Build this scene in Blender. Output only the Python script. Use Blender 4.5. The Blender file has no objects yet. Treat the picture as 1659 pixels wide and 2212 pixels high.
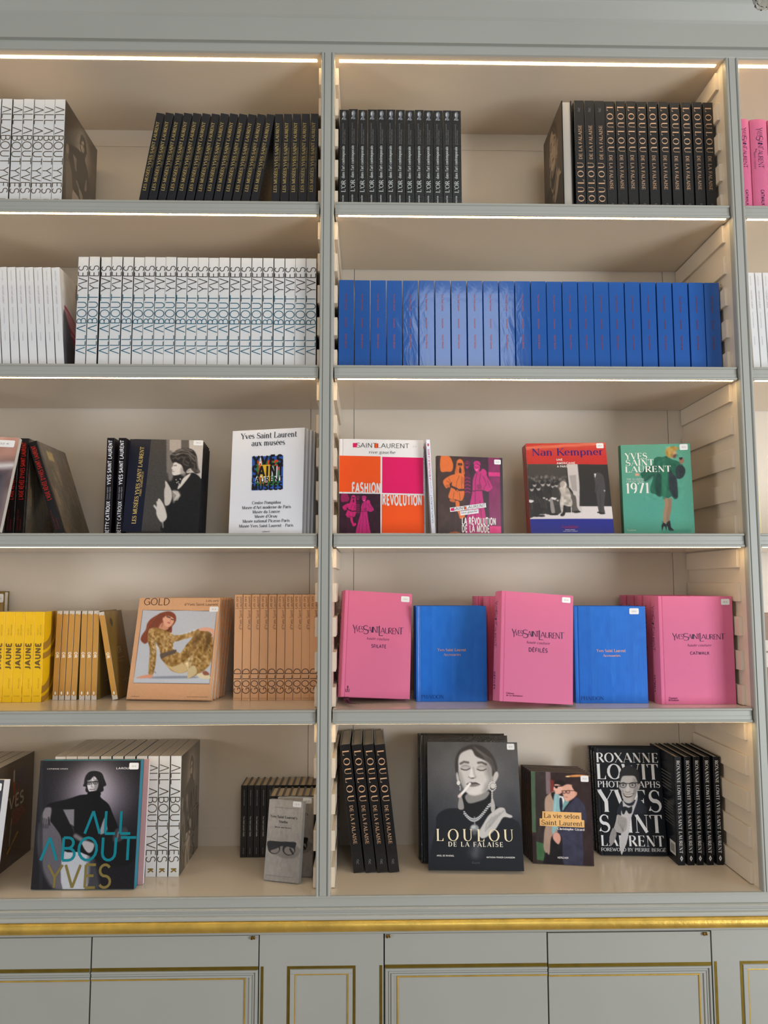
import bpy, bmesh, math, random
import numpy as np
from mathutils import Matrix, Vector
random.seed(7); rng = np.random.default_rng(5)
scn = bpy.context.scene
COL = scn.collection
R = math.radians

# ------------------------------------------------------------------ camera
FPX, CX, CY = 1660.0, 829.5, 1106.0
CAM = np.array([0.0, -2.0, 1.55])
MC = np.array([[9.99780468e-01, -2.09261084e-02, -1.05543059e-03],     # image right
               [9.19390329e-04, 9.41375076e-02, -9.95558780e-01],      # image down
               [2.09325265e-02, 9.95339253e-01, 9.41360807e-02]])      # forward
def P(px, py, Y=0.0):
    """where a line of sight meets the upright plane y = Y"""
    v = MC.T @ np.array([(px-CX)/FPX, (py-CY)/FPX, 1.0]); t = (Y-CAM[1])/v[1]
    return CAM + v*t
cd = bpy.data.cameras.new('camera'); cam = bpy.data.objects.new('camera', cd); COL.objects.link(cam)
m = Matrix.Identity(4)
for i in range(3):
    m[i][0] = MC[0][i]; m[i][1] = -MC[1][i]; m[i][2] = -MC[2][i]; m[i][3] = CAM[i]
cam.matrix_world = m
cd.sensor_fit = 'VERTICAL'; cd.sensor_height = 36.0; cd.lens = 36.0*FPX/2212.0
cd.clip_start = 0.05
scn.camera = cam

# ------------------------------------------------------------------ light
w = bpy.data.worlds.new('world'); scn.world = w; w.use_nodes = True
w.node_tree.nodes['Background'].inputs[0].default_value = (0.97, 0.97, 0.99, 1)
w.node_tree.nodes['Background'].inputs[1].default_value = 0.23
def area(name, loc, rot, sx, sy, power, col):
    l = bpy.data.lights.new(name, 'AREA'); l.shape = 'RECTANGLE'; l.size = sx; l.size_y = sy
    l.energy = power; l.color = col
    o = bpy.data.objects.new(name, l); COL.objects.link(o); o.location = loc; o.rotation_euler = rot
    return o
# the tall shop window across the room, then two added fill lights low at the sides
area('window_or_fill_light', (0.80, -4.0, 3.12), (R(90), 0, 0), 0.80, 1.7, 24, (0.86, 0.94, 1.0))
area('window_or_fill_light', (3.6, -3.0, 1.15), (R(90), 0, R(42)), 1.6, 1.9, 150, (0.90, 0.95, 1.0))  # added fill from the right, brightens the lower doors; no window known there
area('window_or_fill_light', (-3.9, -2.6, 1.2), (R(90), 0, R(-48)), 1.0, 1.9, 56, (0.94, 0.96, 1.0))  # weaker unseen fill added on the left, lifts the lower part
scn.view_settings.view_transform = 'Standard'; scn.view_settings.look = 'None'
scn.view_settings.gamma = 1.0; scn.view_settings.use_curve_mapping = False
scn.view_settings.exposure = -0.10
LED_STRENGTH = 24.0

# ------------------------------------------------------------------ materials
def lin(c):
    c = np.asarray(c, float)/255.0
    return np.where(c <= 0.04045, c/12.92, ((c+0.055)/1.055)**2.4)
MATS = {}
def mat(name, rgb, rough=0.5, metal=0.0, coat=0.0, bump=None, var=0.0, vscale=6.0, emit=None, attr=False,
        spec=0.5, lines=None, sheen=0.0):
    if name in MATS: return MATS[name]
    M = bpy.data.materials.new(name); M.use_nodes = True; nt = M.node_tree; N = nt.nodes; L = nt.links
    b = N['Principled BSDF']; c = tuple(lin(rgb))+(1,)
    b.inputs['Base Color'].default_value = c; b.inputs['Roughness'].default_value = rough
    b.inputs['Metallic'].default_value = metal; b.inputs['Coat Weight'].default_value = coat
    b.inputs['Coat Roughness'].default_value = 0.08; b.inputs['Specular IOR Level'].default_value = spec
    if sheen: b.inputs['Sheen Weight'].default_value = sheen
    if attr:
        a = N.new('ShaderNodeAttribute'); a.attribute_name = 'Col'; L.new(a.outputs['Color'], b.inputs['Base Color'])
    if var or bump or lines:
        tc = N.new('ShaderNodeTexCoord')
    if var:
        n = N.new('ShaderNodeTexNoise'); n.inputs['Scale'].default_value = vscale; n.inputs['Detail'].default_value = 5
        L.new(tc.outputs['Object'], n.inputs['Vector'])
        mr = N.new('ShaderNodeMapRange'); mr.inputs[1].default_value = 0.3; mr.inputs[2].default_value = 0.7
        mr.inputs[3].default_value = 1-var; mr.inputs[4].default_value = 1+var*0.5
        L.new(n.outputs['Fac'], mr.inputs[0])
        mx = N.new('ShaderNodeMix'); mx.data_type = 'RGBA'; mx.blend_type = 'MULTIPLY'; mx.inputs[0].default_value = 1
        mx.inputs[6].default_value = c; L.new(mr.outputs[0], mx.inputs[7]); L.new(mx.outputs[2], b.inputs['Base Color'])
    if lines:            # leaves of a page block: fine bands across one axis
        sep = N.new('ShaderNodeSeparateXYZ'); L.new(tc.outputs['Object'], sep.inputs[0])
        ma = N.new('ShaderNodeMath'); ma.operation = 'MULTIPLY'; ma.inputs[1].default_value = lines
        L.new(sep.outputs['Y'], ma.inputs[0])
        n = N.new('ShaderNodeTexNoise'); n.noise_dimensions = '1D'; n.inputs['Scale'].default_value = 1.0
        n.inputs['Detail'].default_value = 3; L.new(ma.outputs[0], n.inputs['W'])
        mr = N.new('ShaderNodeMapRange'); mr.inputs[1].default_value = 0.3; mr.inputs[2].default_value = 0.7
        mr.inputs[3].default_value = 0.72; mr.inputs[4].default_value = 1.05
        L.new(n.outputs['Fac'], mr.inputs[0])
        mx = N.new('ShaderNodeMix'); mx.data_type = 'RGBA'; mx.blend_type = 'MULTIPLY'; mx.inputs[0].default_value = 1
        mx.inputs[6].default_value = c; L.new(mr.outputs[0], mx.inputs[7]); L.new(mx.outputs[2], b.inputs['Base Color'])
    if bump:
        st, sc = bump[:2]
        n = N.new('ShaderNodeTexNoise'); n.inputs['Scale'].default_value = sc; n.inputs['Detail'].default_value = 4
        if len(bump) > 2:
            mp = N.new('ShaderNodeMapping'); mp.inputs['Scale'].default_value = bump[2]
            L.new(tc.outputs['Object'], mp.inputs[0]); L.new(mp.outputs[0], n.inputs['Vector'])
            n.inputs['Distortion'].default_value = 1.0
        else: L.new(tc.outputs['Object'], n.inputs['Vector'])
        bp = N.new('ShaderNodeBump'); bp.inputs['Strength'].default_value = st; bp.inputs['Distance'].default_value = 0.002
        L.new(n.outputs['Fac'], bp.inputs['Height']); L.new(bp.outputs[0], b.inputs['Normal'])
        if coat: L.new(bp.outputs[0], b.inputs['Coat Normal'])
    if emit:
        b.inputs['Emission Color'].default_value = tuple(lin(emit[0]))+(1,); b.inputs['Emission Strength'].default_value = emit[1]
    MATS[name] = M
    return M
GREY = mat('grey_paint', (172, 172, 163), 0.42, var=0.04, vscale=3, bump=(0.08, 60))
CREAM = mat('cream_paint', (226, 212, 192), 0.38, var=0.03, vscale=2)
CREAMTOP = mat('cream_lacquer', (222, 208, 188), 0.16, var=0.02, vscale=2)
BACK = mat('back_paint', (222, 212, 198), 0.5)
GOLD = mat('gilding', (232, 192, 92), 0.36, metal=0.62, var=0.22, vscale=22, bump=(0.35, 90))
GILT = mat('gilt_paint', (150, 128, 52), 0.36, metal=0.75, var=0.2, vscale=30)
BRASS = mat('brass', (150, 118, 60), 0.35, metal=1.0)
DARK = mat('dark_gap', (22, 18, 15), 0.8)
LED = mat('led', (255, 235, 190), 0.5, emit=((255, 219, 160), LED_STRENGTH))
PAGES = mat('pages', (226, 222, 212), 0.75, lines=2600.0)
PAGESG = mat('pages_grey', (196, 188, 176), 0.8, lines=2600.0)
STICK = mat('sticker_paper', (240, 240, 240), 0.45)
PRINT = mat('print_matt', (255, 255, 255), 0.45, attr=True, spec=0.3)
PRINTG = mat('print_gloss', (255, 255, 255), 0.18, attr=True, coat=0.25, bump=(0.05, 160))
PRINTW = mat('print_wrapped', (255, 255, 255), 0.35, attr=True, coat=0.35, bump=(0.03, 260))
def plain(rgb, kind='matt'):
    n = '%s_%d_%d_%d' % ((kind,)+tuple(rgb))
    if kind == 'matt': return mat(n, rgb, 0.5, spec=0.3)
    if kind == 'satin': return mat(n, rgb, 0.32, spec=0.35)
    if kind == 'cloth': return mat(n, rgb, 0.62, bump=(0.18, 900), sheen=0.15)
    if kind == 'gloss': return mat(n, rgb, 0.2, coat=0.3)
    if kind == 'wrap': return mat(n, rgb, 0.5, spec=0.25, coat=0.8, bump=(0.30, 150, (1, 1, 2.0)))
    if kind == 'film': return mat(n, rgb, 0.5, spec=0.3, coat=1.0, bump=(0.17, 24, (1, 1, 0.5)))
    if kind == 'foil': return mat(n, rgb, 0.32, metal=0.75)
    if kind == 'silk': return mat(n, rgb, 0.33, coat=0.15, bump=(0.12, 300, (1, 1, 0.05)))

# ------------------------------------------------------------------ objects
def put(name, me, parent=None, matrix=None):
    o = bpy.data.objects.new(name, me); COL.objects.link(o)
    if parent is not None: o.parent = parent
    if matrix is not None: o.matrix_local = matrix
    return o
def tag(o, label, cat, group=None):
    n = len(label.split()); assert 4 <= n <= 16, label
    o['label'] = label; o['category'] = cat
    if group: o['group'] = group
    return o
def empty(name, loc=(0, 0, 0), label=None, cat=None, group=None):
    o = bpy.data.objects.new(name, None); COL.objects.link(o); o.location = loc; o.empty_display_size = 0.05
    if label: tag(o, label, cat, group)
    return o
def mesh(name, verts, faces, mats, fm=None, smooth=False):
    me = bpy.data.meshes.new(name); me.from_pydata([tuple(map(float, v)) for v in verts], [], faces)
    for x in (mats if isinstance(mats, (list, tuple)) else [mats]): me.materials.append(x)
    if fm: me.polygons.foreach_set('material_index', fm)
    if smooth: me.polygons.foreach_set('use_smooth', [True]*len(me.polygons))
    me.update(); return me
def box_vf(x0, x1, y0, y1, z0, z1, off=0):
    v = [(x0, y0, z0), (x1, y0, z0), (x1, y1, z0), (x0, y1, z0), (x0, y0, z1), (x1, y0, z1), (x1, y1, z1), (x0, y1, z1)]
    f = [(0, 3, 2, 1), (4, 5, 6, 7), (0, 1, 5, 4), (1, 2, 6, 5), (2, 3, 7, 6), (3, 0, 4, 7)]
    return v, [tuple(i+off for i in q) for q in f]
def boxes(name, bs, mt, bevel=0.0):
    V, F = [], []
    for b in bs:
        v, f = box_vf(*b, off=len(V)); V += v; F += f
    me = mesh(name, V, F, mt)
    if bevel:
        bm = bmesh.new(); bm.from_mesh(me)
        bmesh.ops.bevel(bm, geom=list(bm.edges), offset=bevel, segments=2, affect='EDGES', profile=0.5)
        bm.to_mesh(me); bm.free()
    return me
def extrude(name, prof, axis, a0, a1, mt, smooth=False):
    """closed outline swept along an axis; prof is (y,z) for 'x' and (x,y) for 'z'"""
    n = len(prof)
    if axis == 'x': V = [(a0, p[0], p[1]) for p in prof]+[(a1, p[0], p[1]) for p in prof]
    else: V = [(p[0], p[1], a0) for p in prof]+[(p[0], p[1], a1) for p in prof]
    F = [(i, (i+1) % n, n+(i+1) % n, n+i) for i in range(n)]+[tuple(range(n))[::-1], tuple(range(n, 2*n))]
    me = mesh(name, V, F, mt)
    bm = bmesh.new(); bm.from_mesh(me); bmesh.ops.recalc_face_normals(bm, faces=bm.faces); bm.to_mesh(me); bm.free()
    return me

# ------------------------------------------------------------------ the bookcase
ZB, ZT = 0.778, 3.014                    # opening, bottom and top
BAYS = [(-1.221, -0.130), (-0.093, 0.998), (1.035, 2.126)]
YB = 0.375
SHELF = {1: 2.5895, 2: 2.1345, 3: 1.6842, 4: 1.231}
ZS = dict(SHELF); ZS[5] = ZB
wall = put('wall_back', boxes('wall_back', [(-2.2, 3.0, 0.42, 0.52, 0, 4.05)], GREY)); wall['kind'] = 'structure'
floor = put('floor', boxes('floor', [(-2.2, 3.0, -6.0, 0.42, -0.1, 0.0)], mat('oak_floor', (126, 98, 70), 0.4, var=0.15))); floor['kind'] = 'structure'
ceil = put('ceiling', boxes('ceiling', [(-2.2, 3.0, -6.0, 0.42, 4.05, 4.15)], mat('ceiling_paint', (214, 208, 196), 0.7))); ceil['kind'] = 'structure'
case = empty('bookcase', (0, 0.2, 0.70), 'tall built-in grey bookcase with cream insides and gilded ledge below the shelves', 'bookcase')
Tc = Matrix.Translation((0, -0.2, -0.70))
def cp(name, me): return put(name, me, case, Tc)
XL, XR = -1.26, 2.165
# upright stiles with a bead on either edge
def stile(x0, x1):
    b = 0.008
    pr = [(x0, 0.02), (x0, 0.004)]
    pr += [(x0+b*0.5-b*0.5*math.cos(R(a)), 0.003-0.005*math.sin(R(a))) for a in range(0, 181, 30)]
    pr += [(x0+b+0.0012, 0.003), (x0+b+0.0022, 0.0), (x1-b-0.0022, 0.0), (x1-b-0.0012, 0.003)]
    pr += [(x1-b*0.5-b*0.5*math.cos(R(a)), 0.003-0.005*math.sin(R(a))) for a in range(0, 181, 30)]
    pr += [(x1, 0.004), (x1, 0.02)]
    cp('stile', extrude('stile', pr, 'z', ZB-0.003, ZT+0.0025, GREY))
for x0, x1 in ((XL, -1.221), (-0.130, -0.093), (0.998, 1.035), (2.126, XR)):
    stile(x0, x1)
    cp('side_panel', boxes('side_panel', [(x0, x1, 0.02, YB, ZB, ZT)], CREAM))
cp('top_board', boxes('top_board', [(XL, XR, 0.005, 0.40, ZT, ZT+0.022)], CREAM))
cp('bottom_board', boxes('bottom_board', [(XL, XR, 0.004, 0.40, ZB-0.02, ZB)], CREAMTOP))
# head rail, groove, frieze and cove
pr = [(0.005, 3.014), (0.0, 3.0165), (-0.001, 3.018), (-0.001, 3.0375), (0.006, 3.0385), (0.006, 3.045), (-0.004, 3.0465),
      (-0.004, 3.114), (-0.010, 3.120), (-0.034, 3.150), (-0.036, 3.154), (-0.030, 3.158), (-0.034, 3.162), (-0.05, 3.21), (-0.10, 3.26), (0.10, 3.26), (0.10, 3.036), (0.005, 3.036)]
cp('cornice', extrude('cornice', pr, 'x', XL, XR, GREY))
# bottom rail with its bead, ledge mouldings
pr = [(0.004, 0.778), (-0.001, 0.7775), (-0.003, 0.776), (-0.003, 0.7735), (0.0, 0.772), (0.0, 0.7525), (-0.006, 0.7515), (-0.010, 0.7490), (-0.010, 0.7460), (-0.006, 0.7435),
      (-0.006, 0.7415), (-0.0085, 0.7400), (-0.0085, 0.7370), (-0.014, 0.7345), (-0.016, 0.7300), (-0.016, 0.7264), (0.40, 0.7264), (0.40, 0.7578), (0.004, 0.7578)]
cp('bottom_rail', extrude('bottom_rail', pr, 'x', XL, XR, GREY))
pr = [(0.40, 0.7262)]+[(-0.008-0.0149*math.cos(R(a)), 0.7111+0.0151*math.sin(R(a))) for a in range(90, -91, -12)]+[(0.40, 0.6960)]
cp('gilded_moulding', extrude('gilded_moulding', pr, 'x', XL, XR, GOLD, smooth=True))
# back: framed panels
for x0, x1 in BAYS:
    cp('back_panel', boxes('back_panel', [(x0+0.05, x1-0.05, YB+0.0015, YB+0.012, ZB, ZT)], BACK))
    for a, b in ((x0, x0+0.0485), (x1-0.0485, x1)):
        cp('back_stile', boxes('back_stile', [(a, b, YB, YB+0.014, ZB, ZT)], BACK))
    cp('back_rail', boxes('back_rail', [(x0+0.05, x1-0.05, YB, YB+0.0014, ZT-0.055, ZT)], BACK))
    cp('back_rail', boxes('back_rail', [(x0+0.05, x1-0.05, YB, YB+0.0014, ZB, ZB+0.052)], BACK))
cp('carcass_back', boxes('carcass_back', [(XL, XR, YB+0.016, 0.41, 0.765, 3.2)], DARK))
# cleats: the stepped battens on both sides of every bay that carry the shelves
cl = boxes('cleat', [(-0.0045, 0.0045, 0.045, 0.371, -0.0503, 0.0)], CREAM, bevel=0.0008)
for bx, (x0, x1) in enumerate(BAYS):
    for x in (x0+0.0045, x1-0.0045):
        for k in range(-4, 21):
            o = cp('cleat', cl); o.matrix_local = Tc @ Matrix.Translation((x, 0, 1.1925+0.0905*k))
# cabinet below
cab = empty('base_cabinet', (0, 0.2, 0.0), 'grey panelled cupboard doors edged with gilt lines below the gilded ledge', 'cabinet')
Tb = Matrix.Translation((0, -0.2, 0))
def bp_(name, me, par=None): return put(name, me, par or cab, Tb if par is None else Matrix.Identity(4))
bp_('carcass', boxes('carcass', [(XL, XR, 0.0235, 0.41, 0.061, 0.6855)], DARK))
bp_('plinth', boxes('plinth', [(XL, XR, 0.01, 0.40, 0.001, 0.06)], GREY))
pr = [(0.0, 0.6960), (-0.004, 0.6955), (-0.004, 0.6925), (-0.001, 0.6915), (-0.001, 0.6885), (0.0005, 0.6872), (0.0005, 0.6864), (0.41, 0.6864), (0.41, 0.6955), (0.0, 0.6955)]
bp_('top_moulding', extrude('top_moulding', pr, 'x', XL, XR, GREY))
DZ0, DZ1 = 0.075, 0.6845
def ring(x0, x1, z0, z1, w, y0, y1, left=True, right=True):
    r = [(x0, x1, y0, y1, z1-w, z1), (x0, x1, y0, y1, z0, z0+w)]
    if left: r.append((x0, x0+w, y0, y1, z0+w, z1-w))
    if right: r.append((x1-w, x1, y0, y1, z0+w, z1-w))
    return r
def door(x0, x1, side, dz, dy):
    """side: which edge is hinged ('l' or 'r'); the moulding frame is open on the meeting edge"""
    g = 0.0018
    d = bp_('door', boxes('door', [(x0+g, x1-g, dy, 0.020, DZ0, DZ1)], GREY, bevel=0.0008))
    T = Matrix.Translation((0, 0, dz)); d.matrix_local = Tb @ T
    L = side == 'l'
    a, b = (x0+g, x1-g)
    for q in ring(a, b, 0.13, 0.612, 0.0082, dy-0.0006, dy, False, False):
        put('gilt_line', boxes('gilt_line', [q], GILT), d, Matrix.Identity(4))
    xo0, xo1 = (x0+0.004 if L else x0+g), (x1-g if L else x1-0.004)
    put('moulding', boxes('moulding', ring(xo0, xo1, 0.145, 0.6035, 0.0045, dy-0.004, dy, L, not L) +
        ring(xo0+(0.0075 if L else 0), xo1-(0 if L else 0.0075), 0.152, 0.596, 0.0035, dy-0.0015, dy, L, not L) +
        ring(xo0+(0.014 if L else 0), xo1-(0 if L else 0.014), 0.160, 0.5915, 0.0050, dy-0.0030, dy, L, not L), GREY, bevel=0.0006), d, Matrix.Identity(4))
    put('gilt_bead', boxes('gilt_bead', ring(xo0+(0.028 if L else 0), xo1-(0 if L else 0.028), 0.172, 0.5855, 0.0034, dy-0.0022, dy, L, not L), GOLD, bevel=0.0005), d, Matrix.Identity(4))
    hx = x0+0.010 if L else x1-0.016
    put('hinge', boxes('hinge', [(hx-0.005, hx+0.001, dy-0.006, dy, 0.6765, 0.6838), (hx+0.0018, hx+0.006, dy-0.0055, dy, 0.677, 0.6838)], BRASS, bevel=0.0012), d, Matrix.Identity(4))
for x0, xm, x1, e in ((-1.0915, -0.680, -0.268, 0.0), (0.041, 0.4485, 0.861, 0.0018), (1.170, 1.58, 1.99, 0.0)):
    door(x0, xm, 'l', e*0.6, 0.0); door(xm, x1, 'r', -e, 0.0012)
for x0, x1 in ((XL, -1.0915), (-0.268, 0.041), (0.861, 1.170), (1.99, XR)):
    p = bp_('pilaster', boxes('pilaster', [(x0+0.0012, x1-0.0012, 0.0, 0.021, DZ0, 0.6862)], GREY))
    I = Matrix.Identity(4)
    if x1-x0 > 0.25:
        a, b = x0+0.0695, x1-0.0705
        put('gilt_line', boxes('gilt_line', ring(a, b, 0.13, 0.612, 0.0066, -0.0006, 0), GILT), p, I)
        for q in ((x0+0.0045, x0+0.0115, -0.0006, 0, 0.13, 0.612), (x1-0.0115, x1-0.0045, -0.0006, 0, 0.13, 0.612)):
            put('gilt_line', boxes('gilt_line', [q], GILT), p, I)
        put('moulding', boxes('moulding', ring(a+0.0075, b-0.0075, 0.1375, 0.6045, 0.0105, -0.003, 0), GREY, bevel=0.001), p, I)
        put('gilt_bead', boxes('gilt_bead', ring(a+0.018, b-0.018, 0.148, 0.594, 0.003, -0.002, 0), GOLD, bevel=0.0005), p, I)

# shelves
shelf_prof = [(0.020, 0), (0.0105, 0), (0.0075, -0.0009), (0.0062, -0.0025), (0.0062, -0.0045), (0.0080, -0.0066), (0.0102, -0.0074), (0.0102, -0.0190),
              (0.0092, -0.0205), (0.0092, -0.0290), (0.0070, -0.0305), (0.0060, -0.0325), (0.0066, -0.0350), (0.0088, -0.0364), (0.020, -0.0364)]
ORD = ['', 'topmost', 'second', 'third', 'lowest']
for k, z in SHELF.items():
    for b, (x0, x1) in enumerate(BAYS):
        where = ('left', 'middle', 'right')[b]
        s = empty('shelf', ((x0+x1)/2, 0.2, z), '%s adjustable shelf of the %s bay with an LED strip under its edge' % (ORD[k], where), 'shelf', 'adjustable shelves')
        T = Matrix.Translation((-(x0+x1)/2, -0.2, 0))
        put('edge_moulding', extrude('edge_moulding', shelf_prof, 'x', x0+0.0032, x1-0.0032, GREY), s, T)
        put('board', boxes('board', [(x0+0.0032, x1-0.0032, 0.020, 0.373, -0.0364, 0.0)], CREAMTOP), s, T)
        put('led_strip', boxes('led_strip', [(x0+0.012, x1-0.012, 0.0125, 0.0195, -0.0371, -0.0364)], LED), s, T)
for b, (x0, x1) in enumerate(BAYS):
    cp('led_strip', boxes('led_strip', [(x0+0.012, x1-0.014, 0.0255, 0.0365, ZT-0.0008, ZT)], LED))
# ------------------------------------------------------------------ lettering: a stroke alphabet, cut as flat shapes
def A(cx, cy, rx, ry, a0, a1):
    n = max(3, int(abs(a1-a0)/24))
    return [(cx+rx*math.cos(R(a0+(a1-a0)*i/n)), cy+ry*math.sin(R(a0+(a1-a0)*i/n))) for i in range(n+1)]
# glyph: advance, [(kind, points)], [serif (x, y, half width)], [tick (x, y0, y1)]
G = {}
def g(ch, adv, st, se=(), ti=()): G[ch] = (adv, st, se, ti)
g('A', .86, [('t', [(.05, 0), (.42, 1)]), ('T', [(.42, 1), (.80, 0)]), ('h', [(.17, .33), (.67, .33)])], [(.06, 0, .10), (.80, 0, .12)])
g('\u039b', .80, [('t', [(.05, 0), (.40, 1)]), ('T', [(.40, 1), (.75, 0)])])
g('B', .76, [('V', [(.17, 0), (.17, 1)]), ('C', [(.17, 1), (.38, 1)]+A(.38, .765, .23, .235, 90, -90)+[(.17, .53)]), ('C', [(.17, .53), (.42, .53)]+A(.42, .265, .26, .265, 90, -90)+[(.17, 0)])], [(.12, 0, .06), (.12, 1, .06)])
g('C', .84, [('C', A(.46, .5, .39, .5, 48, 312))], (), [(.74, .70, .98), (.74, .02, .22)])
g('D', .86, [('V', [(.17, 0), (.17, 1)]), ('C', [(.17, 1), (.36, 1)]+A(.36, .5, .43, .5, 90, -90)+[(.17, 0)])], [(.12, 0, .06), (.12, 1, .06)])
g('E', .72, [('V', [(.17, 0), (.17, 1)]), ('h', [(.17, 1), (.64, 1)]), ('h', [(.17, .52), (.56, .52)]), ('h', [(.17, 0), (.66, 0)])], [(.12, 0, .06), (.12, 1, .06)], [(.63, .78, 1), (.56, .40, .64), (.65, 0, .24)])
g('F', .66, [('V', [(.17, 0), (.17, 1)]), ('h', [(.17, 1), (.62, 1)]), ('h', [(.17, .50), (.54, .50)])], [(.17, 0, .12), (.12, 1, .06)], [(.61, .76, 1), (.54, .38, .62)])
g('G', .88, [('C', A(.46, .5, .39, .5, 48, 325)), ('V', [(.78, .44), (.78, .06)]), ('h', [(.52, .44), (.80, .44)])], (), [(.74, .70, .98)])
g('H', .88, [('V', [(.17, 0), (.17, 1)]), ('V', [(.72, 0), (.72, 1)]), ('h', [(.17, .52), (.72, .52)])], [(.17, 0, .12), (.17, 1, .12), (.72, 0, .12), (.72, 1, .12)])
g('I', .36, [('V', [(.18, 0), (.18, 1)])], [(.18, 0, .12), (.18, 1, .12)])
g('J', .52, [('V', [(.36, 1), (.36, .22)]), ('C', A(.18, .22, .18, .22, 0, -120))], [(.36, 1, .12)])
g('K', .80, [('V', [(.17, 0), (.17, 1)]), ('t', [(.68, 1), (.20, .42)]), ('T', [(.34, .58), (.74, 0)])], [(.17, 0, .12), (.17, 1, .12), (.68, 1, .11), (.74, 0, .10)])
g('L', .68, [('V', [(.17, 0), (.17, 1)]), ('h', [(.17, 0), (.64, 0)])], [(.12, 0, .06), (.17, 1, .12)], [(.63, 0, .26)])
g('M', 1.04, [('t', [(.14, 0), (.17, 1)]), ('T', [(.17, 1), (.52, .02)]), ('t', [(.52, .02), (.86, 1)]), ('V', [(.87, 1), (.89, 0)])], [(.14, 0, .10), (.89, 0, .12), (.13, 1, .06), (.90, 1, .07)])
g('N', .88, [('t', [(.15, 0), (.15, 1)]), ('T', [(.15, 1), (.74, 0)]), ('t', [(.74, 0), (.74, 1)])], [(.15, 0, .11), (.12, 1, .08), (.74, 1, .11)])
g('O', .92, [('C', A(.46, .5, .39, .5, 90, 450))])
g('P', .70, [('V', [(.17, 0), (.17, 1)]), ('C', [(.17, 1), (.38, 1)]+A(.38, .745, .26, .255, 90, -90)+[(.17, .49)])], [(.17, 0, .12), (.12, 1, .06)])
g('Q', .92, [('C', A(.46, .5, .39, .5, 90, 450)), ('T', [(.50, .16), (.80, -.12)])])
g('R', .80, [('V', [(.17, 0), (.17, 1)]), ('C', [(.17, 1), (.38, 1)]+A(.38, .75, .25, .25, 90, -90)+[(.17, .50)]), ('T', [(.40, .50), (.74, 0)])], [(.17, 0, .12), (.12, 1, .06), (.75, 0, .08)])
g('S', .68, [('S', A(.34, .75, .24, .25, 30, 250)+A(.34, .255, .26, .255, 75, -150))], (), [(.56, .72, .95), (.10, .05, .28)])
g('T', .76, [('V', [(.38, 0), (.38, 1)]), ('h', [(.04, 1), (.72, 1)])], [(.38, 0, .12)], [(.05, .76, 1), (.71, .76, 1)])
g('U', .86, [('C', [(.16, 1), (.16, .32)]+A(.44, .32, .28, .32, 180, 360)+[(.72, 1)])], [(.16, 1, .12), (.72, 1, .10)])
g('V', .82, [('T', [(.06, 1), (.42, 0)]), ('t', [(.42, 0), (.76, 1)])], [(.08, 1, .11), (.75, 1, .10)])
g('W', 1.16, [('T', [(.06, 1), (.36, 0)]), ('t', [(.36, 0), (.58, .9)]), ('T', [(.58, .9), (.82, 0)]), ('t', [(.82, 0), (1.10, 1)])], [(.08, 1, .10), (1.09, 1, .09)])
g('X', .82, [('T', [(.08, 1), (.74, 0)]), ('t', [(.72, 1), (.08, 0)])], [(.10, 1, .10), (.74, 0, .10), (.71, 1, .08), (.09, 0, .08)])
g('Y', .80, [('T', [(.06, 1), (.40, .46)]), ('t', [(.74, 1), (.40, .46)]), ('V', [(.40, .5), (.40, 0)])], [(.08, 1, .11), (.73, 1, .09), (.40, 0, .12)])
g('Z', .74, [('h', [(.08, 1), (.66, 1)]), ('T', [(.66, 1), (.06, 0)]), ('h', [(.06, 0), (.68, 0)])])
X = .66
g('a', .56, [('C', A(.26, .50, .18, .16, 160, 0)+[(.44, .10), (.50, .0)]), ('C', [(.44, .38)]+A(.24, .19, .19, .19, 60, 300)+[(.44, .12)])])
g('b', .62, [('V', [(.12, 0), (.12, 1)]), ('C', A(.32, .33, .22, .33, 150, -150))], [(.10, 1, .05)])
g('c', .52, [('C', A(.28, .33, .22, .33, 50, 310))])
g('d', .64, [('V', [(.50, 0), (.50, 1)]), ('C', A(.29, .33, .22, .33, 30, 330))], [(.47, 1, .05), (.53, 0, .05)])
g('e', .56, [('C', [(.08, .36), (.48, .36)]+A(.28, .34, .21, .32, 5, 315))])
g('f', .36, [('V', [(.16, 0), (.16, .80)]), ('C', A(.30, .80, .14, .20, 180, 50)), ('h', [(.03, X), (.32, X)])], [(.16, 0, .10)])
g('g', .58, [('C', A(.26, .42, .18, .24, 90, 450)), ('h', [(.38, .60), (.54, .66)]), ('C', [(.14, .20), (.40, .08)]+A(.28, -.10, .22, .16, 60, -250))])
g('h', .66, [('V', [(.14, 0), (.14, 1)]), ('C', A(.32, .42, .18, .24, 170, 0)+[(.50, 0)])], [(.14, 0, .10), (.11, 1, .06), (.50, 0, .10)])
g('i', .32, [('V', [(.16, 0), (.16, X)]), ('V', [(.16, .84), (.16, .96)])], [(.16, 0, .10), (.13, X, .06)])
g('k', .62, [('V', [(.14, 0), (.14, 1)]), ('t', [(.50, X), (.16, .26)]), ('T', [(.26, .36), (.54, 0)])], [(.14, 0, .09), (.54, 0, .06)])
g('l', .32, [('V', [(.16, 0), (.16, 1)])], [(.16, 0, .10), (.13, 1, .06)])
g('m', .98, [('V', [(.14, 0), (.14, X)]), ('C', A(.30, .42, .17, .24, 170, 0)+[(.47, 0)]), ('C', A(.64, .42, .17, .24, 170, 0)+[(.81, 0)])], [(.14, 0, .09), (.47, 0, .09), (.81, 0, .09), (.11, X, .05)])
g('n', .66, [('V', [(.14, 0), (.14, X)]), ('C', A(.32, .42, .18, .24, 170, 0)+[(.50, 0)])], [(.14, 0, .10), (.11, X, .06), (.50, 0, .10)])
g('o', .60, [('C', A(.30, .33, .23, .33, 90, 450))])
g('p', .62, [('V', [(.12, -.28), (.12, X)]), ('C', A(.32, .33, .22, .33, 150, -150))], [(.12, -.28, .09)])
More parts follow.
